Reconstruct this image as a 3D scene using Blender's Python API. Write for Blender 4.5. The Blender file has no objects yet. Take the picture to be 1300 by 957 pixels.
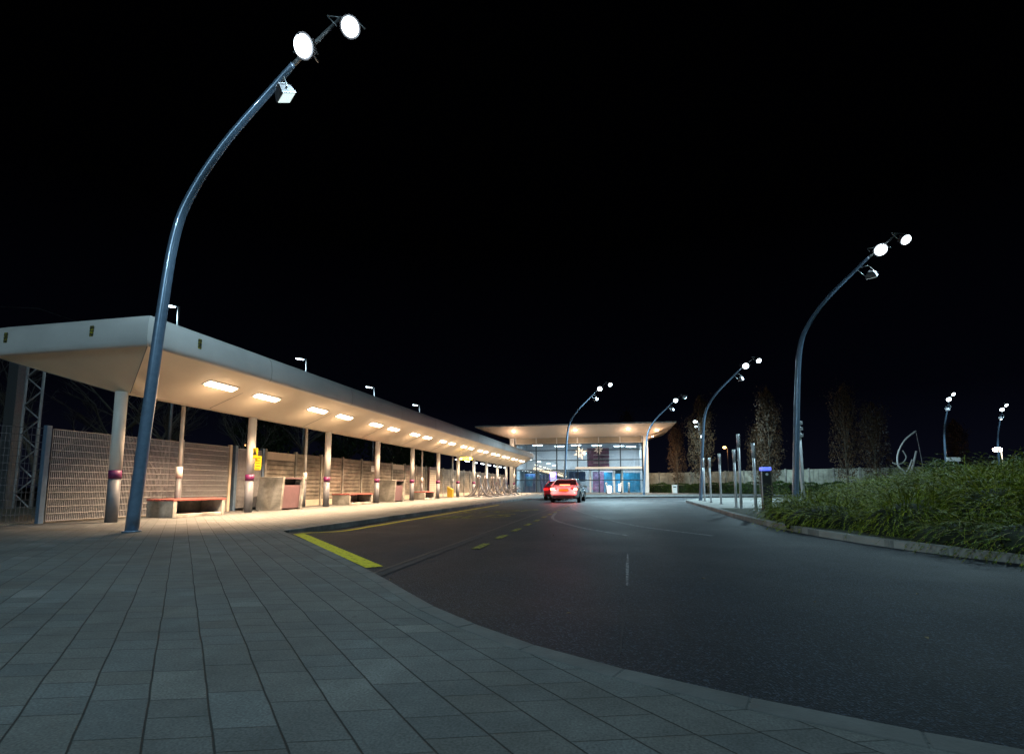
import bpy, bmesh, math, random
from mathutils import Vector, Matrix
R = math.radians
rnd = random.Random(7)
sc = bpy.context.scene
COL = sc.collection

# ------------------------------------------------------------------ materials
def new_mat(name):
    m = bpy.data.materials.new(name); m.use_nodes = True
    nt = m.node_tree
    return m, nt, nt.nodes['Principled BSDF']

def mat(name, col, rough=.6, metal=0., var=.12, scale=6., bump=.0, bscale=60., spec=.5, emit=None, estr=0., coat=0., trans=0., stain=0.):
    m, nt, b = new_mat(name)
    N, L = nt.nodes, nt.links
    b.inputs['Roughness'].default_value = rough
    b.inputs['Metallic'].default_value = metal
    b.inputs['Specular IOR Level'].default_value = spec
    b.inputs['Coat Weight'].default_value = coat
    b.inputs['Transmission Weight'].default_value = trans
    b.inputs['Base Color'].default_value = (*col, 1)
    if var > 0:
        tc = N.new('ShaderNodeTexCoord')
        n = N.new('ShaderNodeTexNoise'); n.inputs['Scale'].default_value = scale; n.inputs['Detail'].default_value = 6
        n.inputs['Roughness'].default_value = .65
        L.new(tc.outputs['Object'], n.inputs['Vector'])
        r = N.new('ShaderNodeValToRGB')
        r.color_ramp.elements[0].position = .3; r.color_ramp.elements[1].position = .7
        lo = [max(0, c * (1 - var)) for c in col]; hi = [min(1, c * (1 + var)) for c in col]
        r.color_ramp.elements[0].color = (*lo, 1); r.color_ramp.elements[1].color = (*hi, 1)
        L.new(n.outputs['Fac'], r.inputs['Fac'])
        out = r.outputs['Color']
        if stain > 0:
            n2 = N.new('ShaderNodeTexNoise'); n2.inputs['Scale'].default_value = scale * .35; n2.inputs['Detail'].default_value = 8
            L.new(tc.outputs['Object'], n2.inputs['Vector'])
            r2 = N.new('ShaderNodeValToRGB'); r2.color_ramp.elements[0].position = .42; r2.color_ramp.elements[1].position = .6
            r2.color_ramp.elements[0].color = (1 - stain,) * 3 + (1,); r2.color_ramp.elements[1].color = (1, 1, 1, 1)
            L.new(n2.outputs['Fac'], r2.inputs['Fac'])
            mx = N.new('ShaderNodeMix'); mx.data_type = 'RGBA'; mx.blend_type = 'MULTIPLY'; mx.inputs[0].default_value = 1
            L.new(out, mx.inputs[6]); L.new(r2.outputs['Color'], mx.inputs[7]); out = mx.outputs[2]
        L.new(out, b.inputs['Base Color'])
        if bump > 0:
            n3 = N.new('ShaderNodeTexNoise'); n3.inputs['Scale'].default_value = bscale; n3.inputs['Detail'].default_value = 4
            L.new(tc.outputs['Object'], n3.inputs['Vector'])
            bp = N.new('ShaderNodeBump'); bp.inputs['Strength'].default_value = bump; bp.inputs['Distance'].default_value = .01
            L.new(n3.outputs['Fac'], bp.inputs['Height']); L.new(bp.outputs['Normal'], b.inputs['Normal'])
    if emit:
        b.inputs['Emission Color'].default_value = (*emit, 1); b.inputs['Emission Strength'].default_value = estr
    return m

def mathn(nt, op, a, b=None, c=None):
    n = nt.nodes.new('ShaderNodeMath'); n.operation = op
    for i, v in enumerate((a, b, c)):
        if v is None: continue
        if isinstance(v, (int, float)): n.inputs[i].default_value = v
        else: nt.links.new(v, n.inputs[i])
    return n.outputs[0]

def paving_mat():
    # blocks laid in skewed courses; joints, per-block tone and fine grain
    m, nt, b = new_mat('paving_blocks'); N, L = nt.nodes, nt.links
    tc = N.new('ShaderNodeTexCoord'); sp = N.new('ShaderNodeSeparateXYZ')
    wn = N.new('ShaderNodeTexNoise'); wn.inputs['Scale'].default_value = 1.6; wn.inputs['Detail'].default_value = 2
    L.new(tc.outputs['Object'], wn.inputs['Vector']); L.new(tc.outputs['Object'], sp.inputs[0])
    M = lambda *a: mathn(nt, *a)
    wob = M('MULTIPLY', M('SUBTRACT', wn.outputs['Fac'], .5), .018)
    X = M('ADD', sp.outputs[0], wob); Y = M('ADD', sp.outputs[1], wob)
    dx, dy = -.711, .703; cx, cy = .955, .297
    det = dx * cy - dy * cx
    a = M('ADD', M('MULTIPLY', X, cy / det), M('MULTIPLY', Y, -cx / det))
    c = M('ADD', M('MULTIPLY', X, -dy / det), M('MULTIPLY', Y, dx / det))
    cw = M('ADD', M('DIVIDE', c, .25), .31)
    row = M('FLOOR', cw); fr = M('FRACT', cw)
    wr = N.new('ShaderNodeTexWhiteNoise'); wr.noise_dimensions = '1D'; L.new(row, wr.inputs['W'])
    aa = M('ADD', M('DIVIDE', a, .41), M('MULTIPLY', wr.outputs['Value'], 7.3))
    cidx = M('FLOOR', aa)
    wc = N.new('ShaderNodeTexWhiteNoise'); wc.noise_dimensions = '2D'
    cb = N.new('ShaderNodeCombineXYZ'); L.new(row, cb.inputs[0]); L.new(cidx, cb.inputs[1]); L.new(cb.outputs[0], wc.inputs['Vector'])
    fa0 = M('FRACT', aa)
    # some blocks are split in two
    split = M('GREATER_THAN', wc.outputs['Value'], .5)
    fa = M('FRACT', M('MULTIPLY', fa0, M('ADD', split, 1)))
    half = M('MULTIPLY', split, M('GREATER_THAN', fa0, .5))
    lenb = M('DIVIDE', .41, M('ADD', split, 1))
    wc2 = N.new('ShaderNodeTexWhiteNoise'); wc2.noise_dimensions = '3D'
    cb2 = N.new('ShaderNodeCombineXYZ'); L.new(row, cb2.inputs[0]); L.new(cidx, cb2.inputs[1]); L.new(half, cb2.inputs[2]); L.new(cb2.outputs[0], wc2.inputs['Vector'])
    ed = M('MULTIPLY', M('SUBTRACT', .5, M('ABSOLUTE', M('SUBTRACT', fr, .5))), .25)
    ea = M('MULTIPLY', M('SUBTRACT', .5, M('ABSOLUTE', M('SUBTRACT', fa, .5))), lenb)
    def sm(v, lo, hi):
        n = N.new('ShaderNodeMapRange'); n.interpolation_type = 'SMOOTHSTEP'
        n.inputs['From Min'].default_value = lo; n.inputs['From Max'].default_value = hi; L.new(v, n.inputs['Value']); return n.outputs[0]
    j = M('MINIMUM', sm(ed, .0018, .0062), sm(ea, .0004, .0040))   # 0 in joint
    fine = N.new('ShaderNodeTexNoise'); fine.inputs['Scale'].default_value = 90; fine.inputs['Detail'].default_value = 5
    L.new(tc.outputs['Object'], fine.inputs['Vector'])
    big = N.new('ShaderNodeTexNoise'); big.inputs['Scale'].default_value = .9; big.inputs['Detail'].default_value = 7; big.inputs['Roughness'].default_value = .7
    L.new(tc.outputs['Object'], big.inputs['Vector'])
    tone = M('ADD', M('MULTIPLY', wc2.outputs['Value'], .20), .88)
    tone = M('MULTIPLY', tone, M('ADD', M('MULTIPLY', fine.outputs['Fac'], 1.9), .05))
    tone = M('MULTIPLY', tone, M('ADD', M('MULTIPLY', big.outputs['Fac'], 1.7), .1))
    light = M('ADD', 1, M('MULTIPLY', M('GREATER_THAN', wc2.outputs['Value'], .97), .2))
    gum = N.new('ShaderNodeTexVoronoi'); gum.inputs['Scale'].default_value = 2.3; L.new(tc.outputs['Object'], gum.inputs['Vector'])
    tone = M('MULTIPLY', tone, M('SUBTRACT', 1, M('MULTIPLY', M('LESS_THAN', gum.outputs['Distance'], .045), .45)))
    st = N.new('ShaderNodeTexNoise'); st.inputs['Scale'].default_value = 4.5; st.inputs['Detail'].default_value = 9; st.inputs['Roughness'].default_value = .75; L.new(tc.outputs['Object'], st.inputs['Vector'])
    tone = M('MULTIPLY', tone, M('ADD', .5, st.outputs['Fac']))
    tone = M('MULTIPLY', tone, light)
    tone = M('MULTIPLY', tone, M('ADD', M('MULTIPLY', j, .93), .07))
    mx = N.new('ShaderNodeMix'); mx.data_type = 'RGBA'; mx.inputs[0].default_value = 0
    hue = N.new('ShaderNodeMix'); hue.data_type = 'RGBA'
    sc_ = N.new('ShaderNodeSeparateColor'); L.new(wc2.outputs['Color'], sc_.inputs[0]); L.new(sc_.outputs[1], hue.inputs[0])
    hue.inputs[6].default_value = (.084, .085, .083, 1); hue.inputs[7].default_value = (.076, .083, .087, 1)
    vm = N.new('ShaderNodeVectorMath'); vm.operation = 'SCALE'
    L.new(hue.outputs[2], vm.inputs[0]); L.new(tone, vm.inputs['Scale'])
    L.new(vm.outputs[0], b.inputs['Base Color'])
    b.inputs['Roughness'].default_value = .78
    bp = N.new('ShaderNodeBump'); bp.inputs['Strength'].default_value = .8; bp.inputs['Distance'].default_value = .006
    h = M('ADD', M('MULTIPLY', j, 1.), M('ADD', M('MULTIPLY', fine.outputs['Fac'], .35), M('MULTIPLY', wc2.outputs['Value'], .5)))
    L.new(h, bp.inputs['Height']); L.new(bp.outputs['Normal'], b.inputs['Normal'])
    return m

def asphalt_mat():
    m, nt, b = new_mat('asphalt'); N, L = nt.nodes, nt.links
    tc = N.new('ShaderNodeTexCoord'); M = lambda *a: mathn(nt, *a)
    f = N.new('ShaderNodeTexVoronoi'); f.inputs['Scale'].default_value = 110; L.new(tc.outputs['Object'], f.inputs['Vector'])
    n = N.new('ShaderNodeTexNoise'); n.inputs['Scale'].default_value = .55; n.inputs['Detail'].default_value = 8; n.inputs['Roughness'].default_value = .62
    L.new(tc.outputs['Object'], n.inputs['Vector'])
    n2 = N.new('ShaderNodeTexNoise'); n2.inputs['Scale'].default_value = 45; n2.inputs['Detail'].default_value = 3; L.new(tc.outputs['Object'], n2.inputs['Vector'])
    # long worn streaks along the lane
    mp = N.new('ShaderNodeMapping'); mp.inputs['Scale'].default_value = (1.6, .10, 1); L.new(tc.outputs['Object'], mp.inputs['Vector'])
    n3 = N.new('ShaderNodeTexNoise'); n3.inputs['Scale'].default_value = 1; n3.inputs['Detail'].default_value = 5; L.new(mp.outputs[0], n3.inputs['Vector'])
    t = M('MULTIPLY', M('ADD', M('MULTIPLY', n.outputs['Fac'], 1.2), .4), M('ADD', M('MULTIPLY', n2.outputs['Fac'], 1.2), .4))
    t = M('MULTIPLY', t, M('ADD', M('MULTIPLY', n3.outputs['Fac'], .9), .55))
    sp = N.new('ShaderNodeSeparateColor'); L.new(f.outputs['Color'], sp.inputs[0])
    t = M('MULTIPLY', t, M('ADD', .75, M('MULTIPLY', M('GREATER_THAN', sp.outputs[0], .84), 2.4)))
    vm = N.new('ShaderNodeVectorMath'); vm.operation = 'SCALE'; vm.inputs[0].default_value = (.0105, .0135, .020); L.new(t, vm.inputs['Scale'])
    L.new(vm.outputs[0], b.inputs['Base Color'])
    r = M('ADD', .44, M('MULTIPLY', n.outputs['Fac'], .32)); L.new(r, b.inputs['Roughness']); b.inputs['Specular IOR Level'].default_value = .145
    bp = N.new('ShaderNodeBump'); bp.inputs['Strength'].default_value = .7; bp.inputs['Distance'].default_value = .004
    L.new(M('ADD', f.outputs['Distance'], n2.outputs['Fac']), bp.inputs['Height']); L.new(bp.outputs['Normal'], b.inputs['Normal'])
    return m

def leaf_mat(name, cols, rough=.6):
    m, nt, b = new_mat(name); N, L = nt.nodes, nt.links
    g = N.new('ShaderNodeNewGeometry'); r = N.new('ShaderNodeValToRGB')
    r.color_ramp.elements[0].color = (*cols[0], 1); r.color_ramp.elements[1].color = (*cols[-1], 1)
    for i, c in enumerate(cols[1:-1]):
        e = r.color_ramp.elements.new((i + 1) / (len(cols) - 1)); e.color = (*c, 1)
    L.new(g.outputs['Random Per Island'], r.inputs['Fac']); L.new(r.outputs['Color'], b.inputs['Base Color'])
    b.inputs['Roughness'].default_value = rough
    b.inputs['Specular IOR Level'].default_value = .25
    return m

def worn_paint(name, col, wear=.5):
    m, nt, b = new_mat(name); N, L = nt.nodes, nt.links
    tc = N.new('ShaderNodeTexCoord')
    n = N.new('ShaderNodeTexNoise'); n.inputs['Scale'].default_value = 14; n.inputs['Detail'].default_value = 9; n.inputs['Roughness'].default_value = .75
    L.new(tc.outputs['Object'], n.inputs['Vector'])
    r = N.new('ShaderNodeValToRGB'); r.color_ramp.elements[0].position = wear - .08; r.color_ramp.elements[1].position = wear + .12
    r.color_ramp.elements[0].color = (.020, .022, .026, 1); r.color_ramp.elements[1].color = (*col, 1)
    L.new(n.outputs['Fac'], r.inputs['Fac']); L.new(r.outputs['Color'], b.inputs['Base Color'])
    b.inputs['Roughness'].default_value = .7; b.inputs['Specular IOR Level'].default_value = .12
    return m

def emit_mat(name, col, s):
    return mat(name, (.8, .8, .8), .4, var=0, emit=col, estr=s)

def glass_mat(name, tint=(.90, .97, .97), fac=.12, fk=.45):
    m = bpy.data.materials.new(name); m.use_nodes = True; nt = m.node_tree; N, L = nt.nodes, nt.links
    for n in list(N): N.remove(n)
    o = N.new('ShaderNodeOutputMaterial'); t = N.new('ShaderNodeBsdfTransparent'); t.inputs[0].default_value = (*tint, 1)
    g = N.new('ShaderNodeBsdfGlossy'); g.inputs['Roughness'].default_value = .02; g.inputs['Color'].default_value = (.9, .95, 1, 1)
    mx = N.new('ShaderNodeMixShader'); fr = N.new('ShaderNodeFresnel'); fr.inputs[0].default_value = 1.5
    a = mathn(nt, 'ADD', mathn(nt, 'MULTIPLY', fr.outputs[0], fk), fac * .5)
    L.new(a, mx.inputs[0]); L.new(t.outputs[0], mx.inputs[1]); L.new(g.outputs[0], mx.inputs[2]); L.new(mx.outputs[0], o.inputs[0])
    return m

WARM = (1., .67, .40)
COOL = (.58, .88, 1.)
MT = dict(
    paving=paving_mat(), asphalt=asphalt_mat(),
    kerb=mat('kerb_stone', (.22, .22, .21), .8, var=.3, scale=3, bump=.3, stain=.35),
    kerb_dark=mat('dark_kerb_stone', (.075, .078, .08), .7, var=.3, scale=3, bump=.3),  # kerb stone in a darker tone, for the near curve
    apron=mat('concrete_slab', (.30, .29, .27), .75, var=.2, scale=1.2, bump=.2, stain=.25),
    earth=mat('dark_ground', (.03, .035, .02), .95, var=.4, scale=.6, bump=.4, bscale=12),
    gravel=mat('pale_gravel', (.30, .27, .22), .9, var=.5, scale=30, bump=.8, bscale=50),
    channel=mat('drain_channel_stone', (.035, .035, .04), .7, spec=.12, var=.35, scale=5, bump=.3),
    yellow=worn_paint('yellow_road_paint', (.58, .47, .03), .38),
    yellow_worn=worn_paint('faded_yellow_paint', (.36, .32, .03), .50),
    white_worn=worn_paint('faded_white_paint', (.55, .55, .55), .47),
    white_faint=worn_paint('very_faded_white_paint', (.30, .30, .32), .50),
    bluesteel=mat('blue_grey_steel', (.14, .21, .31), .30, .25, var=.15, scale=9, coat=.5),
    paint_white=mat('white_painted_steel', (.74, .72, .70), .45, var=.06, scale=3, bump=.03),
    purple=mat('purple_band', (.12, .010, .075), .5, var=.1),
    grey=mat('grey_painted_steel', (.12, .125, .145), .5, var=.12, scale=5),
    canopy=mat('canopy_cream_sheet', (.62, .60, .60), .55, var=.07, scale=.9, bump=.04, bscale=8, stain=.10),
    soffit=mat('canopy_soffit_sheet', (.80, .70, .55), .6, var=.06, scale=.6, bump=.03, bscale=10, stain=.08),
    seam=mat('panel_seam', (.25, .23, .20), .7, var=0),
    galv=mat('galvanised_steel', (.33, .34, .36), .42, .6, var=.2, scale=20),
    galvdark=mat('weathered_steel', (.13, .12, .13), .5, .5, var=.25, scale=12),
    mesh=mat('fence_grating_steel', (.36, .36, .38), .5, .2, var=.15, scale=10),
    slat=mat('timber_slat', (.25, .22, .18), .75, var=.35, scale=4, bump=.3, stain=.35),
    slatcream=mat('cream_board', (.50, .42, .33), .7, var=.12, scale=3),
    concrete=mat('cast_concrete', (.33, .32, .29), .85, var=.3, scale=4, bump=.35, bscale=40, stain=.5),
    bwall=mat('board_marked_wall', (.34, .34, .28), .8, var=.3, scale=2.5, bump=.3, stain=.4),
    maroon=mat('maroon_metal', (.13, .075, .085), .5, var=.15),
    redwood=mat('red_timber_seat', (.30, .07, .06), .5, var=.25, scale=8, bump=.2),
    black=mat('black_plastic', (.012, .012, .014), .6, var=.1),
    signyellow=mat('yellow_sign_face', (.75, .55, .02), .45, var=.05),
    binyellow=mat('faded_yellow_plastic', (.42, .27, .02), .5, var=.15),
    signblack=mat('black_sign_print', (.02, .02, .02), .5, var=0),
    signwhite=mat('white_sign_face', (.75, .75, .75), .45, var=.04),
    carwhite=mat('white_car_paint', (.70, .70, .70), .22, var=.03, coat=.8),
    carred=mat('red_car_paint', (.70, .01, .03), .22, var=.03, coat=.8),
    carglass=mat('dark_car_glass', (.06, .04, .045), .06, var=0, spec=.8),
    tyre=mat('tyre_rubber', (.015, .015, .015), .8, var=.2),
    rim=mat('alloy_rim', (.45, .45, .47), .3, .9, var=.05),
    plate=mat('yellow_number_plate', (.75, .52, .03), .4, var=.03),
    brake=emit_mat('lit_red_lamp', (1, .22, .08), 14), 
    brakebar=emit_mat('lit_brake_bar', (1, .22, .06), 6),
    redlens=mat('red_lens', (.35, .01, .01), .2, var=0, emit=(1, .02, .02), estr=1.2),
    bark=mat('tree_bark', (.10, .085, .065), .9, var=.35, scale=8, bump=.6),
    barkgrey=mat('bare_branch_bark', (.13, .12, .10), .9, var=.3, scale=8, bump=.4),
    leafbrown=leaf_mat('autumn_leaf', [(.035, .018, .010), (.085, .045, .018), (.055, .034, .016), (.12, .065, .03)]),
    leafdark=leaf_mat('dark_leaf', [(.012, .03, .010), (.03, .06, .018), (.02, .045, .012)]),
    juniper=leaf_mat('spreading_conifer_spray', [(.03, .06, .006), (.15, .20, .012), (.29, .32, .02), (.06, .10, .010), (.36, .33, .03)]),
    juniperdark=leaf_mat('dark_conifer_spray', [(.02, .045, .006), (.09, .14, .010), (.19, .23, .018), (.05, .085, .010), (.26, .20, .04)]),
    straw=leaf_mat('dead_spray', [(.16, .12, .06), (.22, .17, .10)]),
    bush=leaf_mat('low_bush_leaf', [(.012, .03, .005), (.035, .065, .008), (.022, .045, .006)]),
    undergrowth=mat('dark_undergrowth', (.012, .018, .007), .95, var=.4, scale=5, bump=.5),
    glass=glass_mat('clear_facade_glass'),
    frame=mat('dark_window_frame', (.03, .045, .055), .4, .4, var=.1),
    whiteframe=mat('white_window_post', (.70, .70, .68), .45, var=.04),
    spandrel=mat('clerestory_panel', (.40, .35, .27), .45, var=.1, scale=1.5),
    roofskin=mat('pale_roof_sheet', (.66, .64, .60), .5, var=.06, scale=.5),
    bsoffit=mat('building_soffit', (.74, .62, .50), .6, var=.05, scale=.4),
    hallfloor=mat('teal_hall_floor', (.12, .20, .26), .15, var=.15, scale=2),
    hallwall=mat('pale_blue_wall', (.40, .42, .46), .6, var=.1, scale=1.),
    hallceil=mat('hall_ceiling', (.60, .62, .62), .6, var=.05, scale=1.),
    tealpanel=mat('teal_panel', (.02, .13, .22), .35, var=.25, scale=3),
    purplepanel=mat('purple_panel', (.20, .085, .15), .5, var=.5, scale=1.4),
    navypanel=mat('navy_panel', (.03, .05, .12), .4, var=.2, scale=3),
    screen=emit_mat('lit_screen', (.30, .14, .95), 2.2),
    screenw=emit_mat('lit_screen_text', (.8, .8, 1), 3.),
    tubewhite=emit_mat('cool_batten_lamp', (.85, .95, 1), 14),
    panel=emit_mat('warm_panel_lamp', (1, .80, .56), 13),
    dl=emit_mat('warm_downlight_lamp', (1, .72, .45), 40),
    flood=emit_mat('cool_flood_lens', (.78, .94, 1.), 14),
    floodlow=emit_mat('dim_flood_lens', (.75, .95, .95), 1.0),
    small=emit_mat('small_white_lamp', (.75, .92, 1.), 14),
    orange=emit_mat('sodium_lamp', (1., .42, .14), 12),
    warmlamp=emit_mat('warm_white_lamp', (1., .80, .58), 45),
    yellowlit=emit_mat('lit_yellow_display', (1., .85, .35), 1.3),
    bluelit=emit_mat('lit_blue_cap', (.05, .09, 1.), 1.1),
    post=mat('brushed_post', (.62, .62, .66), .35, .2, var=.1, scale=6),
)

# ------------------------------------------------------------------ mesh tools
class MB:
    def __init__(s): s.v = []; s.f = []; s.m = []; s.mi = 0; s.sm = []
    def add(s, vs, fs, smooth=False):
        o = len(s.v); s.v += [tuple(v) for v in vs]
        for f in fs: s.f.append([i + o for i in f]); s.m.append(s.mi); s.sm.append(smooth)
    def box(s, c, d, rot=None):
        x, y, z = [q / 2 for q in d]
        p = [Vector((a * x, b * y, e * z)) for e in (-1, 1) for b in (-1, 1) for a in (-1, 1)]
        if rot is not None: p = [rot @ q for q in p]
        c = Vector(c); p = [q + c for q in p]
        s.add(p, [(0, 2, 3, 1), (4, 5, 7, 6), (0, 1, 5, 4), (2, 6, 7, 3), (0, 4, 6, 2), (1, 3, 7, 5)])
        return s
    def b2(s, a, b):
        return s.box([(a[i] + b[i]) / 2 for i in range(3)], [abs(b[i] - a[i]) for i in range(3)])
    def tube(s, pts, rad, seg=10, caps=True):
        pts = [Vector(p) for p in pts]
        if isinstance(rad, (int, float)): rad = [rad] * len(pts)
        rings = []; up = None
        for i, p in enumerate(pts):
            if i == 0: t = pts[1] - p
            elif i == len(pts) - 1: t = p - pts[i - 1]
            else: t = (pts[i + 1] - p).normalized() + (p - pts[i - 1]).normalized()
            t.normalize()
            if up is None:
                up = Vector((0, 0, 1)) if abs(t.z) < .9 else Vector((1, 0, 0))
            a = t.cross(up)
            if a.length < 1e-5: a = t.orthogonal()
            a.normalize(); b = a.cross(t).normalized(); up = b
            rings.append([p + (a * math.cos(2 * math.pi * k / seg) + b * math.sin(2 * math.pi * k / seg)) * rad[i] for k in range(seg)])
        vs = [q for r in rings for q in r]; fs = []
        for i in range(len(pts) - 1):
            for k in range(seg):
                k2 = (k + 1) % seg
                fs.append((i * seg + k, i * seg + k2, (i + 1) * seg + k2, (i + 1) * seg + k))
        s.add(vs, fs, True)
        if caps:
            s.add(rings[0], [tuple(range(seg))[::-1]]); s.add(rings[-1], [tuple(range(seg))])
        return s
    def prism(s, poly, z0, z1):
        n = len(poly); vs = [(x, y, z0) for x, y in poly] + [(x, y, z1) for x, y in poly]
        s.add(vs, [tuple(range(n))[::-1], tuple(range(n, 2 * n))] + [(i, (i + 1) % n, n + (i + 1) % n, n + i) for i in range(n)])
        return s
    def prism_axis(s, poly, axis, a0, a1):
        # poly in the two other axes
        def mk(u, w, a): return (a, u, w) if axis == 0 else ((u, a, w) if axis == 1 else (u, w, a))
        n = len(poly); vs = [mk(u, w, a0) for u, w in poly] + [mk(u, w, a1) for u, w in poly]
        s.add(vs, [tuple(range(n)), tuple(range(n, 2 * n))[::-1]] + [(i, n + i, n + (i + 1) % n, (i + 1) % n) for i in range(n)])
        return s
    def ball(s, c, r, seg=12, rings=8, sq=(1, 1, 1)):
        vs = []; fs = []
        for i in range(rings + 1):
            a = math.pi * i / rings
            for k in range(seg):
                b = 2 * math.pi * k / seg
                vs.append((c[0] + r * sq[0] * math.sin(a) * math.cos(b), c[1] + r * sq[1] * math.sin(a) * math.sin(b), c[2] + r * sq[2] * math.cos(a)))
        for i in range(rings):
            for k in range(seg):
                k2 = (k + 1) % seg
                fs.append((i * seg + k, (i + 1) * seg + k, (i + 1) * seg + k2, i * seg + k2))
        s.add(vs, fs, True); return s
    def build(s, name, m, parent=None, bevel=0, loc=None):
        me = bpy.data.meshes.new(name); me.from_pydata(s.v, [], s.f)
        ms = m if isinstance(m, (list, tuple)) else [m]
        for q in ms: me.materials.append(MT[q] if isinstance(q, str) else q)
        me.polygons.foreach_set('material_index', s.m); me.polygons.foreach_set('use_smooth', s.sm)
        me.update()
        bm = bmesh.new(); bm.from_mesh(me)
        if len(s.f) < 20000: bmesh.ops.remove_doubles(bm, verts=bm.verts, dist=1e-5) if not bevel and any(s.sm) else None
        if len(s.f) < 6000: bmesh.ops.recalc_face_normals(bm, faces=bm.faces)
        bm.to_mesh(me); bm.free()
        o = bpy.data.objects.new(name, me); COL.objects.link(o)
        if parent: o.parent = parent
        if loc: o.location = loc
        if bevel:
            md = o.modifiers.new('bevel', 'BEVEL'); md.width = bevel; md.segments = 2; md.limit_method = 'ANGLE'; md.angle_limit = R(40)
        return o

def tag(o, label=None, cat=None, group=None, kind=None):
    if label: o['label'] = label
    if cat: o['category'] = cat
    if group: o['group'] = group
    if kind: o['kind'] = kind
    return o
def thing(name, label, cat, loc=(0, 0, 0), rz=0, group=None):
    o = bpy.data.objects.new(name, None); COL.objects.link(o); o.location = loc; o.rotation_euler = (0, 0, rz); o.empty_display_size = .2
    return tag(o, label, cat, group)
def struct(o): o['kind'] = 'structure'; return o
def dup(root, loc, rz=0, label=None, group=None, scale=None):
    kids = {}
    for o in bpy.data.objects:
        if o.parent: kids.setdefault(o.parent, []).append(o)
    def rec(o, parent):
        c = o.copy(); COL.objects.link(c)
        if parent: c.parent = parent
        for k in kids.get(o, []): rec(k, c)
        return c
    c = rec(root, None); c.location = loc; c.rotation_euler = (0, 0, rz)
    if scale: c.scale = (scale,) * 3 if isinstance(scale, (int, float)) else scale
    if label: c['label'] = label
    if group: c['group'] = group
    return c
def light(kind, name, loc, energy, col, parent=None, rot=None, size=.3, sizey=None, spot=150, blend=.6, spread=None):
    l = bpy.data.lights.new(name, kind); l.energy = energy; l.color = col
    if kind == 'AREA':
        l.shape = 'RECTANGLE'; l.size = size; l.size_y = sizey or size
        if spread: l.spread = R(spread)
    else: l.shadow_soft_size = size
    if kind == 'SPOT': l.spot_size = R(spot); l.spot_blend = blend
    o = bpy.data.objects.new(name, l); COL.objects.link(o); o.location = loc
    if rot: o.rotation_euler = rot
    if parent: o.parent = parent
    return o

def smooth(t): t = max(0., min(1., t)); return t * t * (3 - 2 * t)
def catmull(pts, n=8):
    out = []; P = [Vector(p) for p in pts]; P = [P[0] * 2 - P[1]] + P + [P[-1] * 2 - P[-2]]
    for i in range(1, len(P) - 2):
        for k in range(n):
            t = k / n; a, b, c, d = P[i - 1:i + 3]
            out.append(.5 * ((2 * b) + (c - a) * t + (2 * a - 5 * b + 4 * c - d) * t * t + (3 * b - a - 3 * c + d) * t ** 3))
    out.append(P[-2]); return out

# ------------------------------------------------------------------ ground
def rz(x, y):
    bay = .12 * smooth((-x - 2.6) / 3.5) * smooth((y - 8.6) / 2.6)
    far = .10 * smooth((y - 26) / 10)
    return -.014 - max(bay, far)
G0 = MB(); G0.add([(-400, -200, -.30), (400, -200, -.30), (400, 600, -.30), (-400, 600, -.30)], [(0, 1, 2, 3)])
struct(G0.build('ground', 'earth'))
# asphalt sheet
xs = [-9 + .6 * i for i in range(16)] + [1, 3, 6, 12, 20, 30, 45, 60, 90]; ys = [-20, -8, 0, 4, 7, 8.6] + [9 + .5 * i for i in range(8)] + [14, 18, 22] + [26 + i for i in range(11)] + [40, 50, 64, 90]
g = MB(); vs = [(x, y, rz(x, y)) for y in ys for x in xs]; nx = len(xs)
g.add(vs, [(j * nx + i, j * nx + i + 1, (j + 1) * nx + i + 1, (j + 1) * nx + i) for j in range(len(ys) - 1) for i in range(nx - 1)], True)
struct(g.build('road', 'asphalt'))

near = [tuple(p.xy) for p in catmull([(-6.85, 9.35, 0), (-6.5, 9.0, 0), (-5.3, 7.85, 0), (-4.02, 6.58, 0), (-2.4, 4.90, 0), (-1.41, 3.80, 0), (-.75, 3.22, 0), (-.26, 2.88, 0), (.1, 2.70, 0), (.55, 2.50, 0), (1.4, 2.22, 0), (3, 1.9, 0), (7, 1.6, 0), (25, 1.3, 0)], 5)]
kerbL = [(-6.85, 9.35), (-6.85, 20), (-6.85, 33.5)]
far_ = [tuple(p.xy) for p in catmull([(-6.85, 33.5, 0), (-6.5, 36.4, 0), (-5.2, 39.3, 0), (-3, 42.3, 0), (0, 44.6, 0), (4, 46.6, 0), (12, 50, 0), (24, 55.5, 0), (60, 70, 0)], 5)]
leftpoly = [(25, -20), (-60, -20), (-60, 34), (-60, 95), (60, 95)] + far_[::-1] + [kerbL[1]] + near
pv = MB(); pv.prism(leftpoly, -.25, 0); struct(pv.build('pavement', 'paving'))
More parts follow.
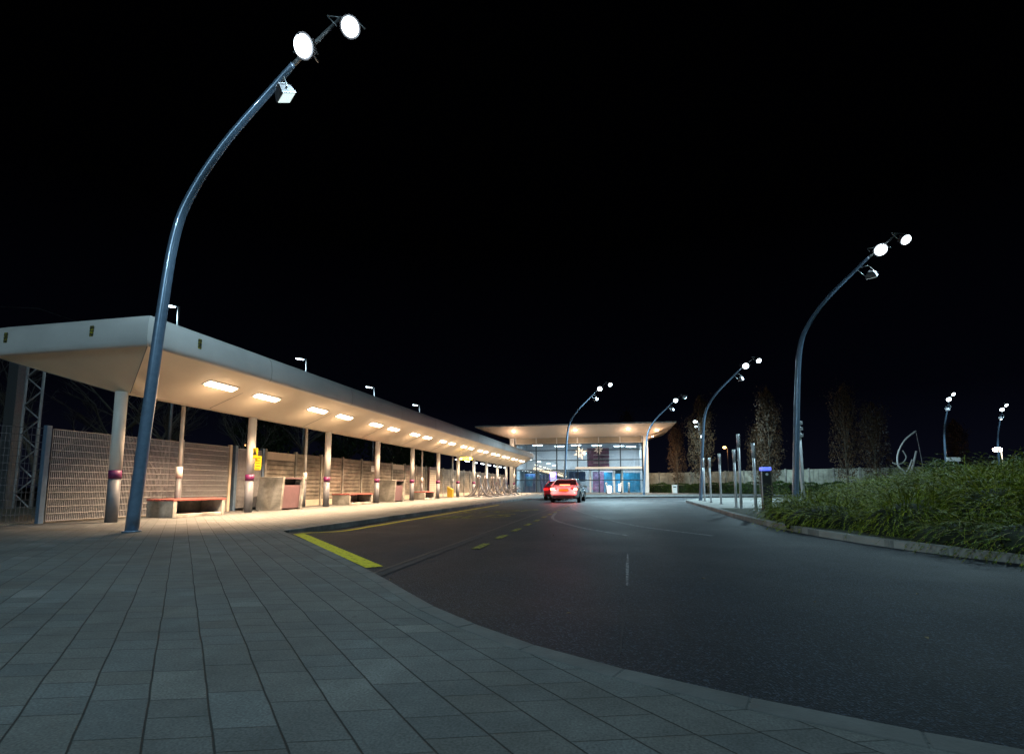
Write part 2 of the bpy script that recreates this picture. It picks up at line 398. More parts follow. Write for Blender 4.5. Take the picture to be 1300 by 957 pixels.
# concrete apron in front of the hall
def kerb_strip(pts, width, side, top, name, m, depth=.3, stone=.9):
    # individual kerb stones along a polyline, 'side' = +1 stones lie left of the walking direction
    P = [Vector((a, b)) for a, b in pts]; L = [0]
    for i in range(1, len(P)): L.append(L[-1] + (P[i] - P[i - 1]).length)
    def at(d):
        for i in range(1, len(P)):
            if d <= L[i] or i == len(P) - 1:
                t = (d - L[i - 1]) / max(1e-6, L[i] - L[i - 1]); q = P[i - 1].lerp(P[i], t); tt = (P[i] - P[i - 1]).normalized()
                return q, Vector((-tt.y, tt.x)) * side
    k = MB(); d = 0.
    while d < L[-1] - .1:
        e = min(d + stone - .005, L[-1]); a, na = at(d); b, nb = at(e)
        mm, nm = at((d + e) / 2)
        tz = top(mm.x, mm.y) if callable(top) else top
        tz += rnd.uniform(-.0012, .0012)
        inn = [(q - n * .004) for q, n in ((a, na), (b, nb))]; out = [(a + na * width), (b + nb * width)]
        k.prism([tuple(inn[0]), tuple(inn[1]), tuple(out[1]), tuple(out[0])], tz - depth, tz)
        d += stone
    return struct(k.build(name, m, bevel=.008))
kerb_strip([(x, y) for x, y in near], .14, -1, .004, 'kerb', 'kerb_dark', .2, .6)
kerb_strip([(-6.85, 9.55), (-6.85, 33.5)], .14, 1, .005, 'kerb', 'kerb', .3)
kerb_strip(far_, .14, 1, .005, 'kerb', 'kerb', .3)

# island on the right, its kerb and its paved tip
isl = [tuple(p.xy) for p in catmull([(5.6, 34.6, 0), (4.55, 32.4, 0), (4.15, 27, 0), (3.95, 22, 0), (3.68, 16, 0), (3.66, 13.1, 0), (3.78, 11.4, 0), (4.0, 9.9, 0), (4.4, 8.5, 0), (5.0, 7.3, 0), (6.2, 5.9, 0), (9, 4.2, 0), (16, 2.6, 0), (26, 2, 0)], 5)]
rear = [(60, 3), (60, 47), (30, 42), (12, 39.4), (8, 38.6), (6.4, 37)]
ip = MB(); ip.prism(isl[::-1] + [] + rear[::-1] if False else (isl + rear), -.25, .10); struct(ip.build('traffic_island', 'apron'))
kerb_strip(isl, .15, 1, .106, 'kerb', 'kerb', .36)
kerb_strip(list(reversed(rear))[0:5], .15, -1, .106, 'kerb', 'kerb', .36)

# ------------------------------------------------------------------ road markings
def ribbon(pts, w, name, m, dz=.005, zf=rz):
    P = [Vector((a, b)) for a, b in pts]; k = MB(); vs = []
    for i, p in enumerate(P):
        t = (P[min(i + 1, len(P) - 1)] - P[max(i - 1, 0)]).normalized(); n = Vector((-t.y, t.x))
        ww = w[i] if isinstance(w, list) else w
        for sgn in (-1, 1):
            q = p + n * sgn * ww / 2; vs.append((q.x, q.y, zf(q.x, q.y) + dz))
    k.add(vs, [(2 * i, 2 * i + 1, 2 * i + 3, 2 * i + 2) for i in range(len(P) - 1)])
    return struct(k.build(name, m))
def dense(a, b, n): return [(a[0] + (b[0] - a[0]) * i / n, a[1] + (b[1] - a[1]) * i / n) for i in range(n + 1)]
ribbon(dense((-6.32, 9.15), (-6.32, 27.5), 50), .13, 'yellow_line', 'yellow', .007)
ribbon(dense((-6.22, 8.98), (-2.78, 5.50), 14), .21, 'yellow_line', 'yellow', .007)
ribbon(dense((-2.5, 4.95), (-2.38, 31), 40), .13, 'drain_channel', 'channel', .006)
ribbon(dense((-2.60, 4.95), (-2.48, 31), 40), .05, 'drain_groove', 'black', .008)
dl = MB()
y = 7.35
ds = 0
while y < 30:
    x = -2.06 - .0 * y; dl.b2((x - .065, y, .006 + rz(x, y)), (x + .065, y + .7, .0085 + rz(x, y))); y += 1.5
struct(dl.build('dashed_line', ['yellow_worn'] ))
# words painted along the bus bay
def painted(txt, loc, size, sy, m, rot=0):
    cu = bpy.data.curves.new('t', 'FONT'); cu.body = txt; cu.size = size; cu.align_x = 'CENTER'; cu.extrude = 0
    cu.offset = .015
    to = bpy.data.objects.new('t', cu); COL.objects.link(to)
    dg = bpy.context.evaluated_depsgraph_get(); me = bpy.data.meshes.new_from_object(to.evaluated_get(dg))
    bpy.data.objects.remove(to)
    bm = bmesh.new(); bm.from_mesh(me)
    c, s = math.cos(rot), math.sin(rot)
    for v in bm.verts:
        x, y = v.co.x, v.co.y * sy
        v.co = Vector((x * c - y * s, x * s + y * c, 0)); 
    bmesh.ops.subdivide_edges(bm, edges=[e for e in bm.edges if e.calc_length() > .8], cuts=1)
    for v in bm.verts: v.co.z = rz(v.co.x + loc[0], v.co.y + loc[1]) + .009
    bm.to_mesh(me); bm.free(); me.materials.clear(); me.materials.append(MT[m])
    o = bpy.data.objects.new('road_lettering', me); COL.objects.link(o); o.location = (loc[0], loc[1], 0); return struct(o)
painted('BUS', (-4.5, 15.2), 1.55, 1.5, 'yellow_worn')
painted('STOP', (-4.5, 18.6), 1.35, 1.7, 'yellow_worn')
# worn curve from the bay exit, faint joints
ribbon([tuple(p.xy) for p in catmull([(-2.2, 27, 0), (-1.75, 22, 0), (-1.05, 18.1, 0), (-.05, 14.2, 0), (.75, 12.0, 0), (1.9, 10.2, 0)], 6)], .11, 'worn_line', 'white_faint')
ribbon([tuple(p.xy) for p in catmull([(-2.0, 18, 0), (-1.7, 14.5, 0), (-.8, 11.8, 0), (.3, 9.9, 0)], 6)], .10, 'worn_line', 'white_faint', .004)
ribbon([(.21, 7.3), (.17, 6.2), (.13, 5.0)], [.015, .035, .02], 'worn_line', 'white_faint')
ribbon([(.12, 4.9), (.06, 3.6), (.03, 3.0)], .012, 'surface_joint', 'channel')
ribbon([(-1.5, 7.9), (.2, 7.4)], .03, 'surface_joint', 'channel', .0055)
gm = MB()
for a, b in (((-1.9, 41.2), (-.9, 41.0)), ((-.3, 38.9), (.75, 38.5)), ((1.5, 38.2), (2.55, 37.7)), ((3.0, 37.3), (3.9, 36.7)), ((4.3, 36.5), (5.1, 36.0))):
    t = (Vector(b) - Vector(a)).normalized(); n = Vector((-t.y, t.x)) * .16
    gm.add([(a[0] - n.x, a[1] - n.y, -.106), (b[0] - n.x, b[1] - n.y, -.106), (b[0] + n.x, b[1] + n.y, -.106), (a[0] + n.x, a[1] + n.y, -.106)], [(0, 1, 2, 3)])
struct(gm.build('give_way_line', 'white_worn'))

# ------------------------------------------------------------------ canopy over the bus stops
XF, XB, XC = -10.6, -15.3, -12.9           # front edge, back edge, column line
YN, YF = 9.26, 67.0; YH0, YH1 = 10.75, 65.5  # ends and hip ends
def zl(y): return 4.13 + .0085 * y            # lower edge of the fascia
def zu(y): return zl(y) + .80
ZC = 3.45
can = thing('bus_stop_canopy', 'long white butterfly canopy on columns with warm lights along its sloping soffit', 'canopy', (XC, 10.65, 0))
def W(p): return (p[0] - XC, p[1] - 10.65, p[2])
def tri_grid(a, b, c, d, n, m):
    vs = [];
    for j in range(m + 1):
        for i in range(n + 1):
            u, v = i / n, j / m
            vs.append(tuple(((1 - u) * (1 - v)) * Vector(a) + u * (1 - v) * Vector(b) + u * v * Vector(c) + (1 - u) * v * Vector(d)))
    return vs, [(j * (n + 1) + i, j * (n + 1) + i + 1, (j + 1) * (n + 1) + i + 1, (j + 1) * (n + 1) + i) for j in range(m) for i in range(n)]
s = MB()
NL, NH = W((XF, YN, zl(YN))), W((XC + .16, YH0, ZC)); FL, FH = W((XF, YF, zl(YF))), W((XC + .16, YH1, ZC))
BNL, BNH = W((XB, YN, zl(YN))), W((XC - .16, YH0, ZC)); BFL, BFH = W((XB, YF, zl(YF))), W((XC - .16, YH1, ZC))
for q in ((NL, FL, FH, NH), (BFL, BNL, BNH, BFH)):
    s.add(*tri_grid(*q, 40, 2), True)
s.add([NL, NH, BNH, BNL], [(0, 1, 2, 3)]); s.add([FL, FH, BFH, BFL], [(0, 3, 2, 1)]); s.add([NH, FH, BFH, BNH], [(0, 1, 2, 3)])
s.build('soffit', 'soffit', can)
# fascia: rounded section swept round the four edges, then the roof sheet
sec = [(0, .012), (.03, -.015), (.09, .03), (.115, .12), (.12, .3), (.10, .5), (.06, .64), (-.02, .74), (-.14, .80)]   # (outward, up)
def fascia(p0, p1, out, name, n):
    k = MB(); vs = []
    for i in range(n + 1):
        t = i / n; y = p0[1] + (p1[1] - p0[1]) * t; x = p0[0] + (p1[0] - p0[0]) * t; z = zl(y)
        for o, u in sec:
            e0 = o
            vx = x + out[0] * e0; vy = y + out[1] * e0
            if i == 0: vx, vy = x + (CN[p0][0]) * e0, y + CN[p0][1] * e0
            if i == n: vx, vy = x + (CN[p1][0]) * e0, y + CN[p1][1] * e0
            vs.append(W((vx, vy, z + u)))
    m_ = len(sec)
    k.add(vs, [(i * m_ + j, (i + 1) * m_ + j, (i + 1) * m_ + j + 1, i * m_ + j + 1) for i in range(n) for j in range(m_ - 1)], True)
    return k.build(name, 'canopy', can)
CN = {(XF, YN): (1, -1), (XF, YF): (1, 1), (XB, YN): (-1, -1), (XB, YF): (-1, 1)}
fascia((XF, YN), (XF, YF), (1, 0), 'fascia', 30); fascia((XF, YF), (XB, YF), (0, 1), 'fascia', 6)
fascia((XB, YF), (XB, YN), (-1, 0), 'fascia', 30); fascia((XB, YN), (XF, YN), (0, -1), 'fascia', 6)
rf = MB(); rf.add([W((XF - .14, YN + .14, zu(YN))), W((XF - .14, YF - .14, zu(YF))), W((XB + .14, YF - .14, zu(YF))), W((XB + .14, YN + .14, zu(YN))), W((XC, YH0 + 1, 4.45)), W((XC, YH1 - 1, 4.7))],
                  [(0, 1, 5, 4), (2, 3, 4, 5), (3, 0, 4), (1, 2, 5)]); rf.build('roof_sheet', 'canopy', can)
# seams across soffit and fascia
sm_ = MB()
for i in range(0, 12):
    y = 13.4 + 4.95 * i
    sm_ = MB()
    for xa, za, xb, zb in ((XF - .02, zl(y), XC + .2, ZC),):
        L_ = math.hypot(xa - xb, za - zb); ang = math.atan2(za - zb, xa - xb)
        sm_.box(W(((xa + xb) / 2, y, (za + zb) / 2 + .002)), (L_, .018, .006), Matrix.Rotation(-ang, 3, 'Y'))
    for j in range(1, len(sec) - 1):
        (o0, u0), (o1, u1) = sec[j], sec[j + 1]
        a_ = Vector((XF + o0, 0, zl(y) + u0)); b_ = Vector((XF + o1, 0, zl(y) + u1)); c_ = (a_ + b_) / 2
        sm_.box(W((c_.x, y, c_.z)), ((a_ - b_).length, .014, .006), Matrix.Rotation(-math.atan2(b_.z - a_.z, b_.x - a_.x), 3, 'Y'))
    sm_.build('panel_seam', 'seam', can)
for (p, q) in (((XF, YN, zl(YN)), (XC + .16, YH0, ZC)), ((XB, YN, zl(YN)), (XC - .16, YH0, ZC)), ((XF, YF, zl(YF)), (XC + .16, YH1, ZC))):
    MB().tube([W((p[0], p[1], p[2] - .0)), W((q[0], q[1], q[2]))], .010, 6).build('hip_seam', 'seam', can)
# warning stickers on the rounded fascia (yellow with black bars)
for (x, y, rot) in ((XF + .125, 10.6, 0), (-12.1, YN - .125, 1), (-14.75, YN - .125, 1)):
    k = MB()
    d = (.012, .10, .26) if rot == 0 else (.10, .012, .26)
    k.box(W((x, y, zl(y) + .42)), d)
    k.mi = 1
    for j in range(3):
        dd = (.016, .105, .025) if rot == 0 else (.105, .016, .025)
        k.box(W((x, y, zl(y) + .34 + .08 * j)), dd)
    k.build('warning_sticker', ['yellow_worn', 'signblack'], can)
# columns
for i in range(12):
    y = 10.65 + 4.95 * i
    k = MB(); k.tube([W((XC, y, 1.36)), W((XC, y, ZC + .02))], .142, 28); c = k.build('column', 'paint_white', can)
    MB().tube([W((XC, y, 1.14)), W((XC, y, 1.36))], .148, 28).build('colour_band', 'purple', c)
    MB().tube([W((XC, y, 0.0)), W((XC, y, 1.14))], .138, 28).build('base_sleeve', 'grey', c)
# slim rear posts (rainwater pipes) with a bracket box
for y in (13.3, 19.9, 27.0, 33.9, 41):
    zt = ZC + (-13.6 - (XC - .16)) / (XB - XC + .16) * (zl(y) - ZC)
    k = MB(); k.tube([W((-13.6, y, 1.55)), W((-13.6, y, zt + .01))], .058, 16).tube([W((-13.6, y, zt - .10)), W((-13.6, y, zt - .02))], .085, 16)
    p = k.build('rear_post', 'paint_white', can)
    MB().tube([W((-13.6, y, 0)), W((-13.6, y, 1.2))], .08, 16).build('pipe_foot', 'grey', p)
    MB().tube([W((-13.6, y, 1.2)), W((-13.6, y, 1.56))], .095, 16).build('pipe_collar', 'paint_white', p)
# recessed light panels
XL = -11.4
slope = (zl(20) - ZC) / (XF - XC - .16); ANG = math.atan(slope)
lights_y = []
for i in range(11):
    for off in (12.4, 14.4):
        y = off + 4.95 * i
        if y > 65: continue
        zz = ZC + (XL - XC - .16) / (XF - XC - .16) * (zl(y) - ZC)
        rot = Matrix.Rotation(-math.atan((zl(y) - ZC) / (XF - XC - .16)), 3, 'Y')
        k = MB(); k.box(W((XL, y, zz - .012)), (.30, 1.16, .03), rot); fr = k.build('light_panel', 'paint_white', can)
        k = MB(); k.box(W((XL, y, zz - .040)), (.21, 1.04, .03), rot); k.build('diffuser', 'panel', fr)
        light('AREA', 'panel_light', W((XL, y, zz - .075)), 640, WARM, can, size=.21, sizey=1.04, spread=112)
        light('POINT', 'soffit_fill', W((XL, y, zz - .62)), 20, WARM, can, size=.25)  # added point light hung below each panel to brighten the soffit
        lights_y.append((y, zz))

# ------------------------------------------------------------------ street lamps
def flood_head(parent, p, yaw, tilt, lens, arm_pt, size=.5, name='flood_head'):
    """a box floodlight on a U bracket hung from arm_pt; tilt = down angle of the beam"""
    rot = Matrix.Rotation(yaw, 3, 'Z') @ Matrix.Rotation(tilt, 3, 'Y')   # lens faces local +X
    p = Vector(p); k = MB()
    w = size
    body = [(-.09, -.30), (-.09, .30), (.05, .42), (.05, -.42)]
    k2 = MB(); vs = []
    for x, hw, hh in ((-.16, w * .28, w * .22), (-.10, w * .42, w * .34), (.04, w * .52, w * .42), (.07, w * .52, w * .42)):
        vs += [p + rot @ Vector((x, a * hw, b * hh)) for a, b in ((-1, -1), (1, -1), (1, 1), (-1, 1))]
    fs = [(0, 1, 2, 3)] + [(j * 4 + i, j * 4 + (i + 1) % 4, (j + 1) * 4 + (i + 1) % 4, (j + 1) * 4 + i) for j in range(3) for i in range(4)] + [(15, 14, 13, 12)]
    if lens == 'flood': k2.tube([p + rot @ Vector((x, 0, 0)) for x in (-.20, -.12, .02, .06)], [w * .18, w * .30, w * .38, w * .40], 24)
    else: k2.add(vs, fs)
    for q in range(-3, 4): k2.box(p + rot @ Vector((-.14, q * w * .07, 0)), (.10, .012, w * .46), rot)
    h = k2.build(name, 'galvdark', parent)
    k3 = MB()
    if lens in ('flood',): k3.ball((0, 0, 0), w * .33, 24, 14, (.55, 1, 1)); k3.v = [(max(-.012, v[0]), v[1], v[2]) for v in k3.v]
    else: k3.box((0, 0, 0), (.012, w * .92, w * .72))
    k3.v = [tuple(p + rot @ (Vector(v) + Vector((.074, 0, 0)))) for v in k3.v]; k3.build('lens', lens, h)
    k = MB(); A = Vector(arm_pt)
    for sg in (-1, 1):
        k.tube([A + rot @ Vector((0, sg * w * .56, 0)) * 1 + Vector((0, 0, 0)), p + rot @ Vector((-.03, sg * w * .56, 0))], .014, 6)
    k.tube([A + rot @ Vector((0, -w * .56, 0)), A + rot @ Vector((0, w * .56, 0))], .014, 6)
    k.build('bracket', 'galv', h)
    return h
lampno = [0]
def street_lamp(loc, label, sc_=1., yaw=0., lens=('floodlow', 'flood', 'flood'), energy=900, tilt=(.9, .55, .7), col=COOL, hd=(1, 1, 1), headyaw=-1.75, aim=(0, R(-9), 0)):
    headyaw -= yaw
    t = thing('street_lamp', label, 'street lamp', loc, yaw, 'curved street lamps with floodlight heads')
    t.scale = (sc_,) * 3
    spine = catmull([(0, 0, 0), (.16, 0, 2.3), (.33, 0, 4.63), (.52, 0, 6.35), (.86, 0, 7.3), (1.64, 0, 8.4), (2.84, 0, 9.6), (3.25, 0, 10.0)], 6)
    n = len(spine); rad = [.122 - .062 * (i / (n - 1)) for i in range(n)]
    MB().tube(spine, rad, 24).build('pole', 'bluesteel', t)
    MB().tube([(0, 0, 0), (0, 0, .03)], .17, 24).build('base_plate', 'bluesteel', t)
    k = MB(); k.tube([(3.2, 0, 9.95), (3.7, 0, 10.38), (4.35, 0, 10.9)], [.05, .04, .03], 10); k.tube([(3.6, -.35, 10.32), (3.6, .35, 10.32)], .025, 8); k.build('cross_arm', 'galv', t)
    flood_head(t, (3.22, -.18, 9.16), headyaw + 2.7, tilt[0] + .15, lens[0], (2.98, -.02, 9.6), .36)
    flood_head(t, (3.62, -.14, 10.22), headyaw, tilt[1], lens[1], (3.6, 0, 10.40), .62)
    flood_head(t, (4.58, 0, 10.62), headyaw + .5, tilt[2], lens[2], (4.35, 0, 10.9), .52)
    if energy:
        light('SPOT', 'lamp_light', (4.80, -.15, 10.45), energy, col, t, rot=aim, size=.2, spot=160, blend=.6)
    return t
street_lamp((-9.8, 8.54, 0), 'nearest curved blue-grey lamp post, standing in front of the canopy corner', energy=1700)
street_lamp((-12.5, -7.5, 0), 'curved lamp post outside the picture behind the viewer, left', energy=3900, aim=(R(42), R(6), 0))
street_lamp((4.5, -7.0, -.02), 'curved lamp post outside the picture behind the viewer, right', energy=2000, aim=(R(35), R(0), 0))
street_lamp((7.1, 21.3, .1), 'tall curved lamp post rising from the shrubs on the island at right', energy=3600)
street_lamp((5.10, 30.4, .1), 'shorter curved lamp post behind the row of steel marker posts', .77, energy=4200)
street_lamp((-4.5, 47.0, 0), 'curved lamp post behind the white car, before the glass hall', energy=20000)
street_lamp((3.45, 55.2, 0), 'curved lamp post in front of the right pillar of the hall, single lit head', energy=7000, lens=('floodlow', 'flood', 'galv'))
street_lamp((36.9, 63.6, 0), 'distant curved lamp post beyond the shrubs with white notice at its foot', energy=3000, yaw=-1.85)
street_lamp((48.2, 73.0, 0), 'rightmost distant curved lamp post, above a warm white light', energy=2500, yaw=-1.9, lens=('flood', 'flood', 'flood'))
# plain columns far away
def mast_lamp(loc, h, label, m, energy=0, col=COOL, r=.06, hs=.35, name='lamp_post', group=None, dx=-.6):
    t = thing(name, label, 'lamp post', loc, 0, group)
    MB().tube([(0, 0, 0), (0, 0, h)], [r * 1.4, r], 12).build('pole', 'galv', t)
    hd = MB().tube([(0, 0, h - .05), (dx * .5, 0, h + .08)], .03, 8).box((dx * .8, 0, h + .12), (abs(dx) * .8, .22, .09), Matrix.Rotation(.18, 3, 'Y')).build('head', 'galv', t)
    k = MB(); k.box((dx * .8, 0, h + .05), (abs(dx) * .72, .18, .05), Matrix.Rotation(.18, 3, 'Y'))
    if hs > .36: k.ball((dx * .8, -.1, h + .02), hs * .5, 12, 8, (1, 1, .7))
    k.build('lens', m, hd)
    if energy: light('POINT', 'lamp_light', (dx * .8, 0, h - .15), energy, col, t, size=.15)
    return t
for i, (y, z, w) in enumerate([(20.8, 10.3, 'nearest'), (31.8, 10.3, 'second nearest'), (42.5, 10.3, 'third nearest'), (53.8, 10.4, 'farthest')]):
    mast_lamp((-22, y, -.3), z + .3, w + ' of the four platform lamps whose heads show above the canopy roof', 'small', 60, COOL, group='platform lamps behind the canopy', dx=-.75)
mast_lamp((12.4, 72.9, 0), 10, 'topmost of three small lamps behind the lit brown tree, left of the steel posts', 'flood', 0, hs=.55)
mast_lamp((13.5, 79.2, 0), 10, 'middle of three small lamps behind the lit brown tree', 'flood', 0, hs=.5)
mast_lamp((15.2, 84.7, 0), 9, 'lowest of three small lamps behind the lit brown tree', 'small', 0, hs=.5)
mast_lamp((20, 90.8, 0), 7.6, 'orange sodium lamp on a thin pole beyond the boundary wall', 'orange', 0, hs=.6)
mast_lamp((49.6, 74.4, 0), 5.6, 'warm white lamp on a low pole below the rightmost curved lamp', 'warmlamp', 150, (1, .8, .6), hs=.9)
mast_lamp((-41.2, 52.9, -.3), 6.0, 'small white lamp shining above the fence beside the second column', 'small', 0, hs=.6)
mast_lamp((-46, 55.4, -.3), 6.5, 'faint small lamp just left of the second column above the fence', 'orange', 0, hs=.37)

# ------------------------------------------------------------------ fences left
def mesh_panel(parent, a, b, z0, z1, name='mesh_panel', pitch=.046, bands=13, m='mesh', wd=.013):
    a, b = Vector(a), Vector(b); L_ = (b - a).length; d = (b - a) / L_; ang = math.atan2(d.y, d.x); rot = Matrix.Rotation(ang, 3, 'Z'); k = MB(); n = int(L_ / pitch)
    for i in range(n + 1):
        p = a + d * (i * L_ / n); k.box((p.x, p.y, (z0 + z1) / 2), (wd, .022, z1 - z0), rot)
    for j in range(bands + 1):
        p = (a + b) / 2; z = z0 + (z1 - z0) * j / bands
        k.box((p.x, p.y, z), (L_, .045, wd * 1.5), rot)
    return k.build(name, m, parent)
XFn = -14.2
def post_at(parent, x, y, h, w=.09, m='bluesteel', name='post', d=None):
    return MB().box((x, y, h / 2), (w, d or w, h)).build(name, m, parent, bevel=.006)
fl = thing('steel_fence', 'tall steel grating fence running left from the blue corner post', 'fence', (0, 0, 0))
u = Vector((-.47, -.883)); c0 = Vector((-14.22, 9.9))
for i in range(4):
    a = c0 + u * (3.0 * i) + u * .06; b = c0 + u * (3.0 * (i + 1)) - u * .05
    mesh_panel(fl, a, b, .06, 2.42, pitch=.075, bands=13, m='galvdark', wd=.008)
    q = c0 + u * 3.0 * (i + 1); post_at(fl, q.x, q.y, 2.5)
post_at(fl, c0.x, c0.y, 2.5, .12)
fr = thing('steel_fence', 'tall steel grating fence behind the first canopy column and the nearest bench', 'fence', (0, 0, 0))
mesh_panel(fr, (XFn, 10.02), (XFn, 13.82), .06, 2.42); mesh_panel(fr, (XFn, 14.02), (XFn, 16.0), .06, 2.42)
post_at(fr, XFn, 13.92, 2.5, .11, 'galv'); post_at(fr, XFn, 16.07, 2.5, .12, 'slatcream')
gt = thing('mesh_gate', 'dark fine-mesh steel gate beside the second canopy column', 'gate', (0, 0, 0))
post_at(gt, XFn, 16.35, 2.5, .13); post_at(gt, XFn, 17.85, 2.5, .13)
k = MB();
for z in (.12, 1.25, 2.38): k.box((XFn, 17.1, z), (.05, 1.34, .05))
for y in (16.46, 17.74): k.box((XFn, y, 1.25), (.05, .05, 2.3))
k.build('gate_frame', 'galv', gt)
mesh_panel(gt, (XFn, 16.5), (XFn, 17.7), .14, 2.36, 'gate_mesh', .032, 44)
MB().box((XFn + .05, 17.45, 1.75), (.02, .16, .30)).build('notice_plate', 'signwhite', gt)
# slatted timber fence
sf = thing('slatted_fence', 'long horizontal-slat timber fence between concrete posts under the canopy', 'fence', (0, 0, 0))
yy = 18.0; k = 0
while yy < 66:
    L_ = 2.02
    if 37.2 < yy < 38.9: pass
    p = MB()
    top = 2.42
    for j in range(11 if k not in (0, 6) else 9):
        z = .34 + j * .19; p.box((XFn + rnd.uniform(-.004, .004), yy + L_ / 2, z + .08), (.035, L_ - .13, .165))
        p.box((XFn + .03, yy + L_ / 2, z + .165), (.03, L_ - .13, .02))
    p.build('slat_panel', 'slat', sf)
    if k in (0, 6): MB().box((XFn, yy + L_ / 2, 2.22), (.04, L_ - .14, .34)).build('top_board', 'slatcream', sf)
    MB().box((XFn, yy + L_ / 2, .16), (.05, L_ - .12, .30)).build('gravel_board', 'slatcream', sf)
    post_at(sf, XFn, yy, 2.5, .13, 'concrete', 'post', .12)
    yy += L_; k += 1
post_at(sf, XFn, yy, 2.5, .13, 'concrete', 'post', .12)
# pale gravel strip and dwarf wall behind the steel fence
gv = MB(); gv.b2((-26, -6, -.05), (-14.45, 18, .012)); struct(gv.build('gravel_strip', 'gravel'))

# catenary mast
cm = thing('catenary_mast', 'lattice steel railway mast with solid side plate behind the left fence', 'mast', (-24.2, 16, 0))
MB().box((-.75, 0, 3.2), (.55, .3, 7.0)).build('side_plate', 'galv', cm)
MB().tube([(-.2, 0, -.2), (-.2, 0, 6.5)], .05, 8).build('upright', 'post', cm); MB().tube([(.72, 0, -.2), (.72, 0, 6.5)], .05, 8).build('upright', 'post', cm)
k = MB(); z = 0; sg = 0
while z < 5.9: a, b = (-.2, .72) if sg else (.72, -.2); k.tube([(a, -.0, z), (b, -.0, z + .62)], .028, 6); z += .62; sg ^= 1
k.build('lattice_bracing', 'post', cm)
wr = MB()
for z, sag in ((6.9, .3), (8.6, .4)): wr.tube([(-60, 5 - 5, z + 1), (-42, 10, z), (-24.2, 16, z), (-25.5, 34, z - .2), (-27, 60, z)], .02, 5)
tag(wr.build('overhead_wire', 'black'), 'thin dark overhead railway wires running past the lattice mast', 'wire')

# ------------------------------------------------------------------ benches, bins, signs under the canopy
def bench(y0, y1, label):
    t = thing('concrete_bench', label, 'bench', (-13.22, (y0 + y1) / 2, 0), 0, 'concrete benches under the canopy'); L_ = y1 - y0
    k = MB(); k.b2((-.48, -L_ / 2, 0), (.47, -L_ / 2 + .13, .50)); k.build('end_wall', 'concrete', t, bevel=.01)
    k = MB(); k.b2((-.48, L_ / 2 - .13, 0), (.47, L_ / 2, .50)); k.build('end_wall', 'concrete', t, bevel=.01)
    k = MB(); k.b2((-.46, -L_ / 2 + .132, .0), (.455, L_ / 2 - .132, .10)); k.build('base_slab', 'concrete', t, bevel=.008)
    k = MB(); k.b2((-.46, -.1, .102), (-.38, L_ / 2 - .132, .498)); k.build('back_panel', 'concrete', t)
    k = MB()
    for i in range(4): k.b2((-.495 + .2475 * i, -L_ / 2 - .01, .502), (-.495 + .2475 * (i + 1) - .012, L_ / 2 + .02, .555))
    k.build('seat', 'redwood', t, bevel=.006)
    return t
bench(12.35, 14.35, 'nearest concrete bench with red slatted top, right of the first column')
bench(22.35, 24.8, 'concrete bench with red top between the third and fourth columns')
bench(32.4, 34.4, 'farthest concrete bench with red top, just past the fifth column')
def conc_bin(y0, label):
    t = thing('litter_bin', label, 'litter bin', (-13.1, y0, 0), 0, 'concrete litter bins under the canopy')
    for yy, nm in ((0, 'cheek'), (1.28, 'cheek')):
        k = MB(); k.prism_axis([(-.62, 0), (.46, 0), (.56, 1.30), (-.50, 1.30)], 1, yy, yy + .12); k.build(nm, 'concrete', t, bevel=.01)
    k = MB(); k.prism_axis([(-.50, .06), (.38, .06), (.44, .98), (-.42, .98)], 1, .125, 1.275); k.build('door_panel', 'maroon', t, bevel=.01)
    k = MB(); k.prism_axis([(-.45, .985), (.15, .985), (.20, 1.22), (-.43, 1.22)], 1, .125, 1.275); k.build('inner_shell', 'black', t)
    k = MB(); k.prism_axis([(-.46, 1.225), (.50, 1.225), (.51, 1.28), (-.46, 1.28)], 1, .125, 1.275); k.build('lid', 'maroon', t, bevel=.006)
    return t
conc_bin(17.0, 'nearer slanted concrete litter bin with maroon front, beside the second column')
conc_bin(27.2, 'farther slanted concrete litter bin with maroon front, right of the fourth column')
def notice(x, y, z, w, h, label, face, lines, icon=False):
    t = thing('warning_sign', label, 'sign', (x, y, z), 0)
    MB().box((0, 0, 0), (w, .012, h)).build('sign_plate', face, t, bevel=.002)
    k = MB()
    for i in range(lines): k.box((rnd.uniform(-.01, .01), -.009, h * (.36 - .76 * i / max(1, lines - 1))), (w * rnd.uniform(.6, .8), .004, h * .05))
    if icon: k.prism_axis([(-w * .36, -h * .2), (w * .36, -h * .2), (0, h * .38)], 1, -.011, -.007)
    k.build('sign_print', 'signblack', t)
    MB().box((-w / 2 - .01, .015, 0), (.06, .02, .05)).build('clamp', 'galv', t)
    return t
notice(-12.70, 15.56, 2.14, .24, .36, 'small yellow warning sign fixed high on the second column', 'signyellow', 1, True)
notice(-12.60, 15.62, 1.78, .26, .50, 'larger yellow notice with black lines fixed below the small sign on the second column', 'signyellow', 5)
for y, z in ((27.25, 2.2),):
    t = thing('wall_notice', 'small white curled notice fixed to the slatted fence near the fourth column', 'notice', (XFn + .06, 28.4 - 1.0, 1.98)); MB().box((0, 0, 0), (.01, .42, .36)).build('notice_face', 'signwhite', t)
    k = MB()
    for i in range(3): k.box((.008, 0, .1 - .1 * i), (.004, .3, .02))
    k.build('notice_print', 'signblack', t)
